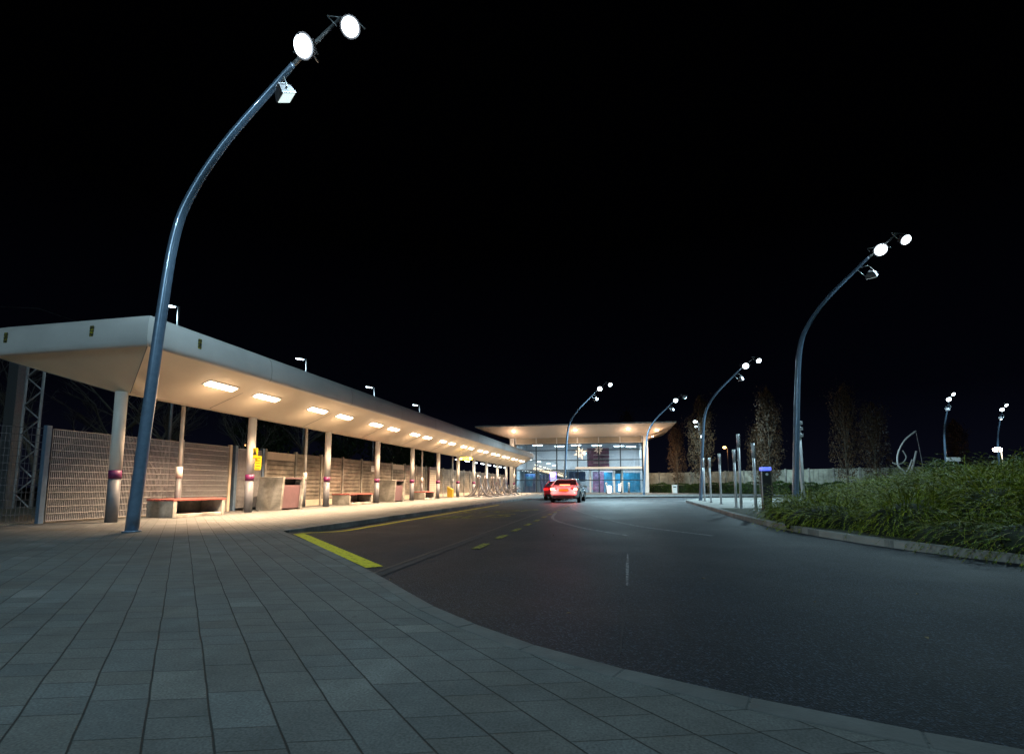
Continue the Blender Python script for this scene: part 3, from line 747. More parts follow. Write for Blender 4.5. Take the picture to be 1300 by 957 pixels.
# hanging display
hd = thing('hanging_display', 'yellow framed information display hanging on two rods under the canopy', 'display', (-11.55, 38.2, 3.15))
MB().box((0, 0, 0), (1.1, .14, .25)).build('display_case', 'signyellow', hd, bevel=.01)
for sx in (-.40, .40): MB().box((sx, -.085, 0), (.2, .012, .17)).build('lit_face', 'yellowlit', hd)
MB().box((0, -.085, .02), (.5, .012, .12)).build('text_strip', 'maroon', hd)
for sx in (-.45, .45): MB().tube([(sx, 0, .17), (sx, 0, .82 + .3 * (sx > 0))], .02, 8).build('rod', 'paint_white', hd)
light('POINT', 'display_glow', (0, -.25, .2), 8, (1, .65, .08), hd, size=.15)
# small wooden framed gate in the slatted fence and yellow grit bin
t = thing('service_door', 'dark framed slatted service door beside the sixth column', 'door', (XFn + .14, 37.4, 0))
k = MB(); k.box((0, -.85, 1.15), (.08, .1, 2.3)); k.box((0, .85, 1.15), (.08, .1, 2.3)); k.box((0, 0, 2.36), (.1, 1.8, .14)); k.build('door_frame', 'maroon', t)
k = MB()
for j in range(12): k.box((0, 0, .18 + j * .18), (.03, 1.58, .15))
k.build('door_leaf', 'slatcream', t)
t = thing('grit_bin', 'small yellow grit bin standing by the seventh column', 'bin', (-13.3, 39.6, 0))
MB().prism_axis([(-.22, 0), (.22, 0), (.25, .6), (-.25, .85)], 1, -.2, .2).build('bin_body', 'binyellow', t, bevel=.02)
MB().prism_axis([(-.27, .86), (.27, .60), (.27, .64), (-.27, .91)], 1, -.22, .22).build('bin_lid', 'binyellow', t, bevel=.01)

# cycle racks and bicycles at the end of the canopy
def cycle_rack(y, label):
    t = thing('cycle_rack', label, 'cycle rack', (-11.15, y, 0), 0, 'curved steel cycle racks near the hall')
    MB().box((0, 0, .95), (.12, .12, 1.88)).box((0, 0, .02), (.6, .6, .04)).build('mast', 'galvdark', t, bevel=.01)
    for sx in (-1, 1):
        for q, (w, dy) in enumerate(((1.15, -.2), (.95, 0), (.75, .2))):
            pts = [(sx * (.07 + w * (1 - math.cos(a)) ), dy, 1.85 - (1.85 - .06) * math.sin(a)) for a in [i * math.pi / 2 / 9 for i in range(10)]]
            MB().tube(pts, .045, 10).build('curved_rail', 'galvdark' if q % 2 == 0 else 'galv', t)
    MB().tube([(-1.3, 0, .03), (1.3, 0, .03)], .03, 8).build('ground_rail', 'galv', t)
    return t
for i, (y, w) in enumerate([(40.8, 'nearest'), (43.3, 'second'), (45.9, 'third'), (48.4, 'fourth'), (51.3, 'farthest')]):
    cycle_rack(y, w + ' of the five curved steel cycle racks in a row under the canopy end')
def bicycle(loc, rz_, label, m):
    t = thing('bicycle', label, 'bicycle', loc, rz_, 'bicycles parked by the hall')
    for x in (-.52, .52):
        k = MB(); pts = [(x + .34 * math.cos(a), 0, .34 + .34 * math.sin(a)) for a in [i * 2 * math.pi / 20 for i in range(21)]]
        k.tube(pts, .016, 6, False)
        for i in range(10): a = i * math.pi * 2 / 10; k.tube([(x, 0, .34), (x + .33 * math.cos(a), 0, .34 + .33 * math.sin(a))], .003, 4)
        k.build('wheel', 'tyre', t)
    k = MB()
    for a, b in (((-.52, .34), (-.08, .30)), ((-.08, .30), (-.20, .82)), ((-.20, .75), (.38, .78)), ((-.08, .30), (.36, .70)), ((-.52, .34), (-.18, .74)), ((.52, .34), (.35, .86))):
        k.tube([(a[0], 0, a[1]), (b[0], 0, b[1])], .018, 8)
    k.build('frame', m, t)
    MB().tube([(.30, -.28, .95), (.36, -.05, .98), (.35, 0, .88), (.36, .05, .98), (.30, .28, .95)], .013, 6).build('handlebar', 'galv', t)
    MB().ball((-.22, 0, .86), .12, 10, 6, (1, .55, .3)).build('saddle', 'black', t)
    k = MB(); k.tube([(-.08, -.09, .30), (-.08, .09, .30)], .05, 10).box((-.02, -.12, .16), (.09, .08, .02)).box((-.14, .12, .44), (.09, .08, .02)); k.build('crank', 'galvdark', t)
    return t
bicycle((-10.9, 53.2, 0), R(8), 'dark framed bicycle parked nearest the cycle racks', 'black')
bicycle((-10.75, 54.5, 0), R(-6), 'red framed bicycle parked between the two dark ones', 'maroon')
bicycle((-10.9, 55.7, 0), R(5), 'grey framed bicycle parked closest to the glass hall', 'galv')
# rear battens in the cycle area
for i in range(8):
    t = thing('batten_light', 'white batten light hung in a row over the cycle parking', 'light', (-13.6, 42.5 + 2.9 * i, 3.35), 0, 'batten lights over the cycle parking')
    MB().box((0, 0, 0), (.14, 1.3, .05)).build('batten', 'paint_white', t); MB().box((0, 0, -.04), (.10, 1.25, .04)).build('tube', 'tubewhite', t)
    MB().tube([(0, -.4, .02), (0, -.4, .45)], .008, 5).tube([(0, .4, .02), (0, .4, .45)], .008, 5).build('hanger', 'galv', t)
    light('AREA', 'batten_glow', (0, 0, -.08), 10, (1, .85, .7), t, size=.1, sizey=1.2)

# ------------------------------------------------------------------ station hall
FY = 69.0; XL0, XR0 = -13.35, 4.25; BY = 78.0; GT = 6.85; CT = 7.75
hall = thing('station_hall', 'glass fronted station hall lit teal inside under a wide flat overhanging roof', 'station', (0, FY, 0))
def H(x, y, z): return (x, y - FY, z)
mull = [XL0 + (XR0 - XL0) * i / 6 for i in range(7)]
bars = [0.02, 1.75, 3.15, 4.55, 5.95, GT]
# glazing pane by pane
for i in range(6):
    for j in range(5):
        if j <= 1 and i == 4: continue
        k = MB(); k.b2(H(mull[i] + .05, FY + .02, bars[j] + .04), H(mull[i + 1] - .05, FY + .035, bars[j + 1] - .04)); k.build('pane', 'glass', hall)
for x in mull: MB().b2(H(x - .075, FY - .10, 0), H(x + .075, FY + .10, GT)).build('mullion', 'frame', hall)
for z in bars[1:]:
    k = MB()
    for i in range(6): k.b2(H(mull[i] + .077, FY - .05, z - .06), H(mull[i + 1] - .077, FY + .08, z + .06))
    k.build('transom', 'frame', hall)
k = MB(); k.b2(H(XL0, FY - .1, 0), H(XR0, FY + .12, .06)); k.build('threshold', 'concrete', hall)
k = MB(); k.b2(H(XL0, FY + .02, GT + .1), H(XR0, FY + .10, CT)); k.build('clerestory', 'spandrel', hall)
for x in mull: MB().b2(H(x - .07, FY - .06, GT + .1), H(x + .07, FY + .015, CT + .02)).build('clerestory_post', 'whiteframe', hall)
MB().b2(H(XL0 - .1, FY - .12, GT + .04), H(XR0 + .1, FY + .115, GT + .098)).build('header_beam', 'whiteframe', hall)
# white band over the entrance
k = MB(); k.b2(H(mull[3] - .3, FY - .5, 3.28), H(XR0 - .1, FY - .07, 3.55)); k.build('entrance_band', 'whiteframe', hall, bevel=.02)
# pillars
for x in (XL0 - .55, XR0 + .45):
    k = MB(); k.b2(H(x - .32, FY - .35, 0), H(x + .32, FY + .4, CT + .3)); k.build('pillar', 'whiteframe', hall, bevel=.03)
# roof: inverted hip soffit, thin edge, flat top
RX0, RX1, RY0, RY1 = -18.4, 8.35, 65.0, 81.0; RZ = 9.02
inn = [H(XL0 - .9, FY - .36, CT), H(XR0 + .8, FY - .36, CT), H(XR0 + .8, BY + .2, CT), H(XL0 - .9, BY + .2, CT)]
out = [H(RX0, RY0, RZ), H(RX1, RY0, RZ), H(RX1, RY1, RZ), H(RX0, RY1, RZ)]
k = MB(); k.add(inn + out, [(0, 1, 5, 4), (1, 2, 6, 5), (2, 3, 7, 6), (3, 0, 4, 7)]); k.build('soffit', 'bsoffit', hall)
up = [(x, y, z + .16) for x, y, z in out]; up2 = [H(RX0 + .5, RY0 + .5, RZ + .32), H(RX1 - .5, RY0 + .5, RZ + .32), H(RX1 - .5, RY1 - .5, RZ + .32), H(RX0 + .5, RY1 - .5, RZ + .32)]
k = MB(); k.add(out + up + up2, [(i, (i + 1) % 4, 4 + (i + 1) % 4, 4 + i) for i in range(4)] + [(4 + i, 4 + (i + 1) % 4, 8 + (i + 1) % 4, 8 + i) for i in range(4)] + [(8, 9, 10, 11)]); k.build('roof', 'roofskin', hall)
k = MB(); k.b2(H(XL0 - .2, FY + .14, CT + .02), H(XR0 + .2, BY, CT + .12)); k.build('hall_ceiling', 'hallceil', hall)
# hall interior
k = MB(); k.b2(H(XL0, FY + .13, 0.0), H(XR0, BY - .1, .03)); k.build('hall_floor', 'hallfloor', hall)
k = MB(); k.b2(H(XL0, BY - .1, 0.03), H(XR0, BY, CT)); k.build('rear_wall', 'hallwall', hall)
k = MB(); k.b2(H(XL0 - .15, FY + .14, 0), H(XL0 - .02, BY, CT)); k.build('side_wall', 'hallwall', hall)
k = MB(); k.b2(H(XR0 + .02, FY + .14, 0), H(XR0 + .13, BY, CT)); k.build('side_wall', 'hallwall', hall)
k = MB(); k.b2(H(XL0 + .05, FY + 3.2, 3.15), H(mull[3] - .2, BY - .15, 3.4)); k.build('mezzanine', 'hallwall', hall)
# panels, doors and counters seen through the glass
def ip_(x0, x1, z0, z1, yy, m, name): return MB().b2(H(x0, FY + yy, z0), H(x1, FY + yy + .12, z1)).build(name, m, hall, bevel=.01)
ip_(-12.5, -10.9, .05, 2.7, 2.2, 'navypanel', 'ticket_gate'); ip_(-10.2, -8.9, .05, 2.6, 2.4, 'navypanel', 'display_board')
ip_(-12.2, -11.3, .9, 2.3, 2.07, 'tealpanel', 'display_board')
sp_ = ip_(-8.65, -7.35, 1.25, 3.0, .5, 'navypanel', 'information_screen')
MB().b2(H(-8.55, FY + .47, 1.35), H(-7.45, FY + .495, 2.9)).build('screen_face', 'screen', sp_)
k = MB(); k.b2(H(-8.4, FY + .45, 2.2), H(-7.9, FY + .465, 2.75)); k.b2(H(-8.4, FY + .45, 1.65), H(-7.6, FY + .465, 1.85)); k.build('screen_content', 'screenw', sp_)
ip_(-5.9, -3.6, 1.6, 3.0, 1.5, 'navypanel', 'display_board')
ip_(-2.6, -1.0, .05, 3.0, 3.0, 'purplepanel', 'display_board'); ip_(-1.0, .2, .05, 2.9, 2.6, 'tealpanel', 'display_board')
ip_(.55, 4.1, .05, 2.85, 3.5, 'tealpanel', 'ticket_gate'); 
ip_(-3.3, -.2, 3.45, 6.3, 1.2, 'purplepanel', 'wall_graphic')
for z in (4.2, 4.75, 5.3): MB().b2(H(-2.4, FY + 1.17, z), H(2.6 - .4 * z, FY + 1.195, z + .05)).build('wall_stripe', 'signwhite', hall)
for x in (-2.95, .3, 1.4): MB().b2(H(x, FY - .02, .06), H(x + .22, FY + .1, 3.1)).build('door_jamb', 'whiteframe', hall)
MB().b2(H(.55, FY + .06, 2.62), H(1.35, FY + .10, 3.08)).build('door_header', 'frame', hall)
for (x, z) in ((-.55, .5), (1.0, .75)):
    MB().b2(H(x, FY + .9, z - .45), H(x + .5, FY + 1.0, z + .45)).build('lit_ticket_screen', 'tubewhite', hall)
# poinsettia star motif on the glazing
def star(x, z, r, nm='star_graphic'):
    k = MB(); n = 8
    for i in range(n):
        a = i * 2 * math.pi / n + .3; rr = r * (1 if i % 2 == 0 else .8)
        p = lambda d, s_: (x + rr * d * math.cos(a) - rr * s_ * math.sin(a), FY - .075 - FY, z + rr * d * math.sin(a) + rr * s_ * math.cos(a))
        k.add([p(.12, 0), p(.5, .17), p(1, 0), p(.5, -.17)], [(0, 1, 2, 3)])
    o = k.build(nm, 'signwhite', hall); md = o.modifiers.new('solid', 'SOLIDIFY'); md.thickness = .02
    return o
star(-4.15, 5.55, 1.0); star(-1.65, 5.95, .7)
# interior battens
for (x, y, z) in ((-10.6, 71.5, 6.9), (-7.6, 74, 6.9), (-4.9, 71.2, 6.8), (-2.0, 73.5, 6.9), (1.2, 71.6, 6.6), (3.0, 74.5, 6.7)):
    MB().b2(H(x - .7, y, z), H(x + .7, y + .14, z + .07)).build('batten_lamp', 'tubewhite', hall)
    light('AREA', 'hall_light', H(x, y, z - .05), 300, (.86, .95, 1.), hall, size=1.3, sizey=.3)
for (x, y, z) in ((-11.8, 72, 4.75), (-10.6, 73, 4.55), (-9.3, 74, 4.3), (-8.6, 75, 4.05), (-12.3, 71.3, 4.9)):
    MB().b2(H(x - .25, y, z), H(x + .25, y + .1, z + .05)).build('batten_lamp', 'tubewhite', hall)
for (x, y) in ((-11.4, 71), (-6.5, 71.5), (-1.5, 71), (1.8, 71.5)):
    light('AREA', 'hall_light', H(x, y, 3.0 if x < -3 else 3.1), 110, (.40, .80, 1.), hall, size=1.6, sizey=.5)
# downlights in the soffit
def sz(y): return CT + (FY - .36 - y) / (FY - .36 - RY0) * (RZ - CT)
for (x, y) in ((-13.2, 66.4), (-4.65, 66.4), (2.35, 66.4)):
    o = MB().tube([H(x, y, sz(y) - .10), H(x, y, sz(y) - .02)], .16, 16).build('downlight', 'dl', hall)
    light('SPOT', 'downlight_beam', H(x, y, sz(y) - .16), 2600, (1., .74, .5), hall, size=.12, spot=125, blend=.8)
    light('POINT', 'hall_soffit_fill', H(x, y, sz(y) - 1.1), 120, (1., .66, .44), hall, size=.4)  # added point light in mid-air, stands in for bounce onto the roof soffit
for (x, y, z) in ((6.1, 67.0, 8.28), (6.0, 73.5, 8.15)):
    MB().tube([H(x, y, z - .08), H(x, y, z)], .14, 16).build('downlight', 'dl', hall)
    light('SPOT', 'downlight_beam', H(x, y, z - .14), 1500, (1., .74, .5), hall, size=.12, spot=150, blend=.8)
    light('POINT', 'hall_soffit_fill', H(x, y, z - 1.0), 90, (1., .58, .32), hall, size=.4)  # same added fill light under the side overhang
# bollards before the glazing, white bin
def bollard(x, y, label):
    t = thing('bollard', label, 'bollard', (x, y, 0), 0, 'steel bollards before the entrance')
    MB().tube([(0, 0, 0), (0, 0, 1.25)], .10, 16).build('shaft', 'galv', t); MB().ball((0, 0, 1.27), .13, 14, 8).build('cap', 'paint_white', t)
bollard(-.65, 66.8, 'left bollard of three before the hall entrance'); bollard(1.3, 67.2, 'middle bollard of three before the hall entrance'); bollard(2.3, 66.9, 'right bollard of three, nearest the white pillar')
t = thing('litter_bin', 'white litter bin on the pavement right of the hall', 'litter bin', (8.1, 67.2, 0))
MB().box((0, 0, .5), (.6, .6, 1.0)).build('bin_body', 'paint_white', t, bevel=.03); MB().box((0, 0, 1.06), (.66, .66, .10)).build('bin_lid', 'paint_white', t, bevel=.02)
MB().box((0, -.305, .82), (.36, .02, .12)).build('bin_slot', 'black', t)

# ------------------------------------------------------------------ boundary wall, hedge
bw = thing('boundary_wall', 'long pale panelled boundary wall running right from behind the station hall', 'wall', (0, 0, 0))
wp = [(4.9, 76.0), (12.8, 70.0), (20, 62.5), (28, 57.2), (40, 54), (60, 52)]
for (a, b) in zip(wp[:-1], wp[1:]):
    a, b = Vector(a), Vector(b); L_ = (b - a).length; n = max(1, round(L_ / 2.4)); d = (b - a) / n; rot = Matrix.Rotation(math.atan2(d.y, d.x), 3, 'Z')
    k = MB()
    for i in range(n):
        p = a + d * (i + .5)
        for j in range(5): k.box((p.x + rnd.uniform(-.01, .01) + (j - 2) * d.x / 5, p.y + (j - 2) * d.y / 5, 1.42 + rnd.uniform(-.01, .01)), (d.length / 5 - .02, .08, 2.84), rot)
    k.build('wall_panel', 'bwall', bw)
    for i in range(n): p = a + d * i; MB().box((p.x, p.y - .05, 1.46), (.16, .16, 2.95), rot).build('post', 'concrete', bw)

def leaf_cloud(k, pts, size, r_, flat=.0):
    for p in pts:
        n = Vector((r_.gauss(0, 1), r_.gauss(0, 1), r_.gauss(0, 1) + flat)).normalized(); a = n.orthogonal().normalized(); b = n.cross(a)
        th = r_.uniform(0, 6.28); a, b = a * math.cos(th) + b * math.sin(th), b * math.cos(th) - a * math.sin(th)
        s_ = size * r_.uniform(.6, 1.35); p = Vector(p)
        k.add([p - a * s_, p - b * s_ * .45, p + a * s_, p + b * s_ * .45], [(0, 1, 2, 3)])
def hedge(a, b, w, h, label, m='bush', seed=1):
    r_ = random.Random(seed); a, b = Vector(a), Vector(b); L_ = (b - a).length; d = (b - a) / L_; n = Vector((-d.y, d.x)); c = (a + b) / 2
    t = thing('hedge', label, 'hedge', (c.x, c.y, 0))
    rot = Matrix.Rotation(math.atan2(d.y, d.x), 3, 'Z')
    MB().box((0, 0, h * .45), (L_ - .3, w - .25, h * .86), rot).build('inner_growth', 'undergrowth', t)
    pts = []
    for i in range(int(L_ * 420)):
        u_ = r_.uniform(-.5, .5) * L_; hh = h * (1 + .10 * math.sin(u_ * 2.1) + .06 * math.sin(u_ * 5.3))
        if r_.random() < .5: v_, z = -w / 2 + r_.gauss(0, .06), r_.uniform(.02, hh)
        else: v_, z = r_.uniform(-w / 2, w / 2), hh + r_.gauss(0, .05)
        q = d * u_ + n * v_; pts.append((q.x, q.y, z))
    k = MB(); leaf_cloud(k, pts, .085, r_); k.build('foliage', m, t)
hedge((5.3, 73.6), (12.3, 68.4), 1.3, 1.15, 'low clipped hedge directly right of the hall pillar', seed=3)
hedge((12.7, 68.0), (20.0, 60.4), 1.3, 1.25, 'low hedge before the boundary wall behind the steel posts', seed=4)
hedge((20.4, 60.0), (30.5, 53.6), 1.3, 1.2, 'low dark hedge farthest right along the boundary wall', seed=5)

# ------------------------------------------------------------------ trees
def columnar(name, seed, h, w, m, trunk_h, dens=1.):
    r_ = random.Random(seed); t = bpy.data.objects.new(name, None); COL.objects.link(t)
    k = MB(); k.tube([(0, 0, -.1), (.03, .02, trunk_h), (0, .04, h * .55), (.05, 0, h * .93)], [.16, .12, .07, .015], 10)
    limbs = []
    for i in range(34):
        z = trunk_h * .9 + (h * .82 - trunk_h) * (i / 33); a = r_.uniform(0, 6.28); L_ = w * .5 * r_.uniform(.6, 1.0) * math.sin(math.pi * min(1, .28 + .72 * (z - trunk_h * .8) / (h - trunk_h * .8))) ** .7
        p1 = Vector((math.cos(a) * L_ * .55, math.sin(a) * L_ * .55, z + L_ * .9)); p2 = Vector((math.cos(a) * L_, math.sin(a) * L_, z + L_ * 2.1))
        k.tube([(0, 0, z), p1, p2], [.035, .022, .006], 5); limbs.append((Vector((0, 0, z)), p1, p2))
    k.build('trunk', 'bark', t)
    lf = MB(); pts = []
    for (a, b, c) in limbs:
        for q in range(int(95 * dens)):
            u_ = r_.uniform(.25, 1.05); p = a.lerp(b, min(1, u_ * 2)) if u_ < .5 else b.lerp(c, (u_ - .5) * 2)
            g_ = w * .09; pts.append((p.x + r_.gauss(0, g_), p.y + r_.gauss(0, g_), p.z + r_.gauss(0, g_ * 1.6)))
    # outer twigs
    for q in range(int(2600 * dens)):
        u_ = r_.random(); z = trunk_h + (h - trunk_h) * u_; rr = w * .5 * (math.sin(math.pi * min(1, u_ * .86 + .14)) ** .75) * (1 + .12 * math.sin(u_ * 23 + 3 * math.sin(u_ * 7))) ; a = r_.uniform(0, 6.28)
        rr *= math.sqrt(r_.uniform(.35, 1.05)); 
        if math.sin(a * 3 + z * 2.1) + math.sin(a * 5 - z * 3.3) > 1.05: continue
        pts.append((math.cos(a) * rr, math.sin(a) * rr, z + r_.gauss(0, .1)))
    leaf_cloud(lf, pts, .10, r_); lf.build('crown', m, t)
    return t
TA = columnar('columnar_tree', 11, 10.5, 3.3, 'leafbrown', 1.7)
TB = columnar('columnar_tree', 12, 10.5, 3.6, 'leafbrown', 1.5, .9)
GT_ = 'upright columnar trees along the boundary'
def put(o, loc, s_, rz_, label, first=[set()]):
    if o in first[0]: o = dup(o, loc, rz_, label, GT_, s_)
    else:
        first[0].add(o); o.location = loc; o.rotation_euler = (0, 0, rz_); o.scale = s_ if not isinstance(s_, (int, float)) else (s_,) * 3; tag(o, label, None, GT_)
    o['category'] = 'tree'; return o
put(TA, (10.6, 61.6, 0), (.98, .98, 1.12), .3, 'brightest brown columnar tree, lit orange, behind the shorter curved lamp')
put(TB, (8.9, 69.9, 0), (.72, .72, .93), 1.3, 'brown columnar tree just right of the hall roof tip, above the white bin')
put(TA, (15.4, 52.2, .0), (.8, .8, 1.02), 2.2, 'wide brown columnar tree behind the blue-topped totem')
put(TB, (17.2, 62.5, 0), (.78, .78, .80), 3.3, 'smaller dark columnar tree just left of the wide tree behind the totem')
put(TB, (21.8, 51.5, 0), (.76, .76, 1.0), 4.2, 'dim brown columnar tree right of the tall island lamp')
put(TA, (51.5, 86, 0), (1.1, 1.1, 1.05), 1.0, 'dark green-brown columnar tree behind the first distant curved lamp')
put(TB, (24.8, 52.6, 0), (.8, .8, .85), .7, 'darker columnar tree partly behind the dim tree right of the island lamp')
put(TB, (3.2, 96, 0), (1.2, 1.2, 1.45), 2.7, 'very dark tree tip showing above the middle of the hall roof')
put(TA, (61, 84, 0), (1., 1., .95), 5, 'darkest columnar tree at the right edge of the picture')

def bare_tree(seed, h):
    r_ = random.Random(seed); t = bpy.data.objects.new('bare_tree', None); COL.objects.link(t); k = MB(); kb = MB()
    def grow(p, d, L_, r0, lv, mb):
        pts = [p]; n = 4
        for i in range(n):
            d = (d + Vector((r_.gauss(0, .12), r_.gauss(0, .12), r_.gauss(.04, .06)))).normalized(); pts.append(pts[-1] + d * L_ / n)
        mb.tube(pts, [r0 * (1 - .5 * i / n) for i in range(n + 1)], 6 if lv < 2 else 4, False)
        if lv >= 4: return
        for i in range(3 if lv else 6):
            q = pts[r_.randint(1 + (lv == 0), n)]
            dd = (d + Vector((r_.gauss(0, .55), r_.gauss(0, .55), r_.gauss(.1, .3)))).normalized(); grow(q, dd, L_ * r_.uniform(.5, .72), r0 * .5, lv + 1, kb)
    grow(Vector((0, 0, -.3)), Vector((0, 0, 1)), h * .5, h * .016, 0, k)
    k.build('trunk', 'barkgrey', t); kb.build('crown', 'barkgrey', t); tag(t, 'x', 'tree'); return t
B1, B2 = bare_tree(5, 9), bare_tree(9, 10)
GB = 'bare trees behind the left fence'
bt = [(B1, -27.5, 19.5, 1.0, 'bare tree just right of the lattice mast, behind the fence'), (B2, -29, 23.5, 1.0, 'bare tree seen left of the first canopy column'),
      (B1, -31, 28, 1.1, 'bare tree seen between the first column and nearest lamp post'), (B2, -24, 22.5, .8, 'slimmer bare tree close behind the steel fence'),
      (B1, -26, 31, 1.1, 'bare tree seen between the nearest lamp post and second column'), (B2, -27, 39, 1.1, 'bare tree seen right of the second column'),
      (B1, -33, 21, .9, 'bare tree beside the mast, farther back')]
seen = set()
for i, (o, x, y, s_, lb) in enumerate(bt):
    if o.name in seen: dup(o, (x, y, -.3), i * 1.3, lb, GB, s_)
    else: seen.add(o.name); o.location = (x, y, -.3); o.scale = (s_,) * 3; o['label'] = lb; o['group'] = GB
def bushy(seed, w, h, m='leafdark', n=3800, size=.16):
    r_ = random.Random(seed); t = bpy.data.objects.new('dense_tree', None); COL.objects.link(t); k = MB()
    k.tube([(0, 0, -.2), (.1, 0, h * .4), (0, .1, h * .75)], [.2, .14, .05], 8)
    cl = []
    for i in range(26):
        a = r_.uniform(0, 6.28); z = h * r_.uniform(.25, .95); rr = w * .42 * math.sin(math.pi * min(.96, z / h)) * r_.uniform(.5, 1.1); c = Vector((math.cos(a) * rr, math.sin(a) * rr, z)); cl.append(c)
        k.tube([(0, 0, z * .55), c * .6 + Vector((0, 0, z * .25)), c], [.06, .04, .01], 5)
    k.build('trunk', 'bark', t); lf = MB(); pts = []
    for c in cl:
        s_ = w * r_.uniform(.08, .15)
        for q in range(n // 26): v = Vector((r_.gauss(0, 1), r_.gauss(0, 1), r_.gauss(0, .8))).normalized() * s_ * r_.uniform(.6, 1.4); pts.append(c + v)
    leaf_cloud(lf, pts, size, r_); lf.build('crown', m, t); tag(t, 'x', 'tree'); return t
D1 = bushy(3, 7, 8)
GD = 'dense dark trees behind the slatted fence'
for i, (x, y, s_, lb) in enumerate([(-26, 44, 1.0, 'dark leafy tree above the fence right of the third column'), (-23, 50, 1.05, 'dark leafy tree above the fence right of the fourth column'), (-25, 58, 1.2, 'dark leafy tree above the fence near the fifth column'), (-29, 66, 1.1, 'dark leafy tree behind the cycle racks'), (-30, 38, 1., 'dark leafy tree above the fence right of the second column')]):
    if i: dup(D1, (x, y, -.3), i * 1.7, lb, GD, s_)
    else: D1.location = (x, y, -.3); D1['label'] = lb; D1['group'] = GD

# ------------------------------------------------------------------ spreading conifers on the island
def conifer(seed, n, rad, ht, m='juniper', mats=None):
    r_ = random.Random(seed); k = MB(); 
    for i in range(n):
        a = r_.uniform(0, 6.28); el = r_.uniform(.12, 1.35); L_ = rad * r_.uniform(.55, 1.0)
        base = Vector((math.cos(a) * r_.uniform(0, rad * .45), math.sin(a) * r_.uniform(0, rad * .45), r_.uniform(.0, ht * .45)))
        a2 = a + r_.gauss(0, .35); d = Vector((math.cos(a2) * math.cos(el), math.sin(a2) * math.cos(el), math.sin(el) * ht / rad * 1.1))
        seg = 7; pts = [base]; dd = d.copy()
        for j in range(seg):
            dd = Vector((dd.x, dd.y, dd.z - .15 - .03 * j)); dd.normalize(); pts.append(pts[-1] + dd * L_ / seg * .8)
        side = Vector((-math.sin(a2), math.cos(a2), r_.gauss(0, .4))).normalized()
        # main stem strip
        vs = []
        for j, p in enumerate(pts):
            w = .007 * (1 - j / (seg + 1)); vs += [p - side * w, p + side * w]
        k.add(vs, [(2 * j, 2 * j + 1, 2 * j + 3, 2 * j + 2) for j in range(seg)])
        # feathery side sprigs
        for j in range(2, seg + 1):
            for sg in (-1, 1):
                for q in range(2):
                    t_ = r_.random(); p = pts[j - 1].lerp(pts[j], t_); f = (pts[j] - pts[j - 1]).normalized()
                    v = (f * r_.uniform(.7, 1.2) + side * sg * r_.uniform(.35, .8) + Vector((0, 0, r_.uniform(-.2, .3)))).normalized(); l_ = r_.uniform(.05, .11) * (1.1 - .5 * j / seg); n_ = v.cross(Vector((r_.gauss(0, .5), r_.gauss(0, .5), 1))).normalized() * .009
                    k.add([p - n_, p + n_ * .3, p + v * l_], [(0, 1, 2)])
    return k
def conifer_thing(seed, n, rad, ht, m='juniper'):
    t = bpy.data.objects.new('spreading_conifer', None); COL.objects.link(t)
    conifer(seed, n, rad, ht).build('foliage', m, t)
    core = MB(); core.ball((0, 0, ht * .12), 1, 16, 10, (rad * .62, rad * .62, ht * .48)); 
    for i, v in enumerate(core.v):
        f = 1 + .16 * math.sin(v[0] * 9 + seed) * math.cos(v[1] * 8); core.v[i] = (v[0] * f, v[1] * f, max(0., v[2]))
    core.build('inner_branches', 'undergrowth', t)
    MB().tube([(0, 0, 0), (.1, .05, ht * .5)], [.04, .02], 6).build('stem', 'bark', t)
    tag(t, 'x', 'shrub'); return t
protos = [conifer_thing(21, 620, 1.35, .85), conifer_thing(22, 620, 1.25, .95), conifer_thing(23, 560, 1.5, .8, 'juniperdark'), conifer_thing(24, 700, 1.2, 1.0)]
def kerb_x(y):
    best = None
    for (x0, y0), (x1, y1) in zip(isl[:-1], isl[1:]):
        if min(y0, y1) <= y <= max(y0, y1) and abs(y1 - y0) > 1e-6: return x0 + (x1 - x0) * (y - y0) / (y1 - y0)
    return 5.
rr = random.Random(31); spots = []
def ground_h(x, y):   # planted mound
    d = x - kerb_x(max(3.0, min(30, y))) ; return .10 + .50 * smooth((d - .6) / 4.5) * (1 - .75 * smooth((y - 12.5) / 6) * smooth((9 - x) / 3)) 
yy = 4.2
while yy < 22:
    dmin = 1.0 if yy < 14 else (1.0 + (yy - 14) * .75)
    x = kerb_x(yy) + dmin + rr.uniform(0, .12); row = 0
    while x < 5 + yy * .95 + 3 and row < 7:
        spots.append((x, yy + rr.uniform(-.22, .22), row)); x += rr.uniform(1.0, 1.35); row += 1
    yy += 1.12
mound = MB(); 
gx = [i * .5 for i in range(50)]; gy = [3.2 + .5 * j for j in range(44)]
def mh(x, y):
    kx = kerb_x(max(3.0, min(30, y))); return (x, y, max(.03, ground_h(x, y) + .012 - .35 * smooth((y - 20) / 4)))
vs = []
for j in gy:
    kx = kerb_x(max(3.0, min(30, j))) + .17
    for i in gx: vs.append(mh(kx + i, j))
mound.add(vs, [(j * 50 + i, j * 50 + i + 1, (j + 1) * 50 + i + 1, (j + 1) * 50 + i) for j in range(43) for i in range(49)], True)
struct(mound.build('planting_bed', 'earth'))
used = set(); GS = 'spreading conifer shrubs filling the island bed'
def zone(row, y):
    a = 'first row along the kerb' if row == 0 else ('second row back from the kerb' if row == 1 else 'third row or deeper')
    b = 'near the right edge' if y < 9.5 else ('in the middle of the bed' if y < 14.5 else 'at the far end by the posts')
    return 'feathery spreading conifer, ' + a + ', ' + b
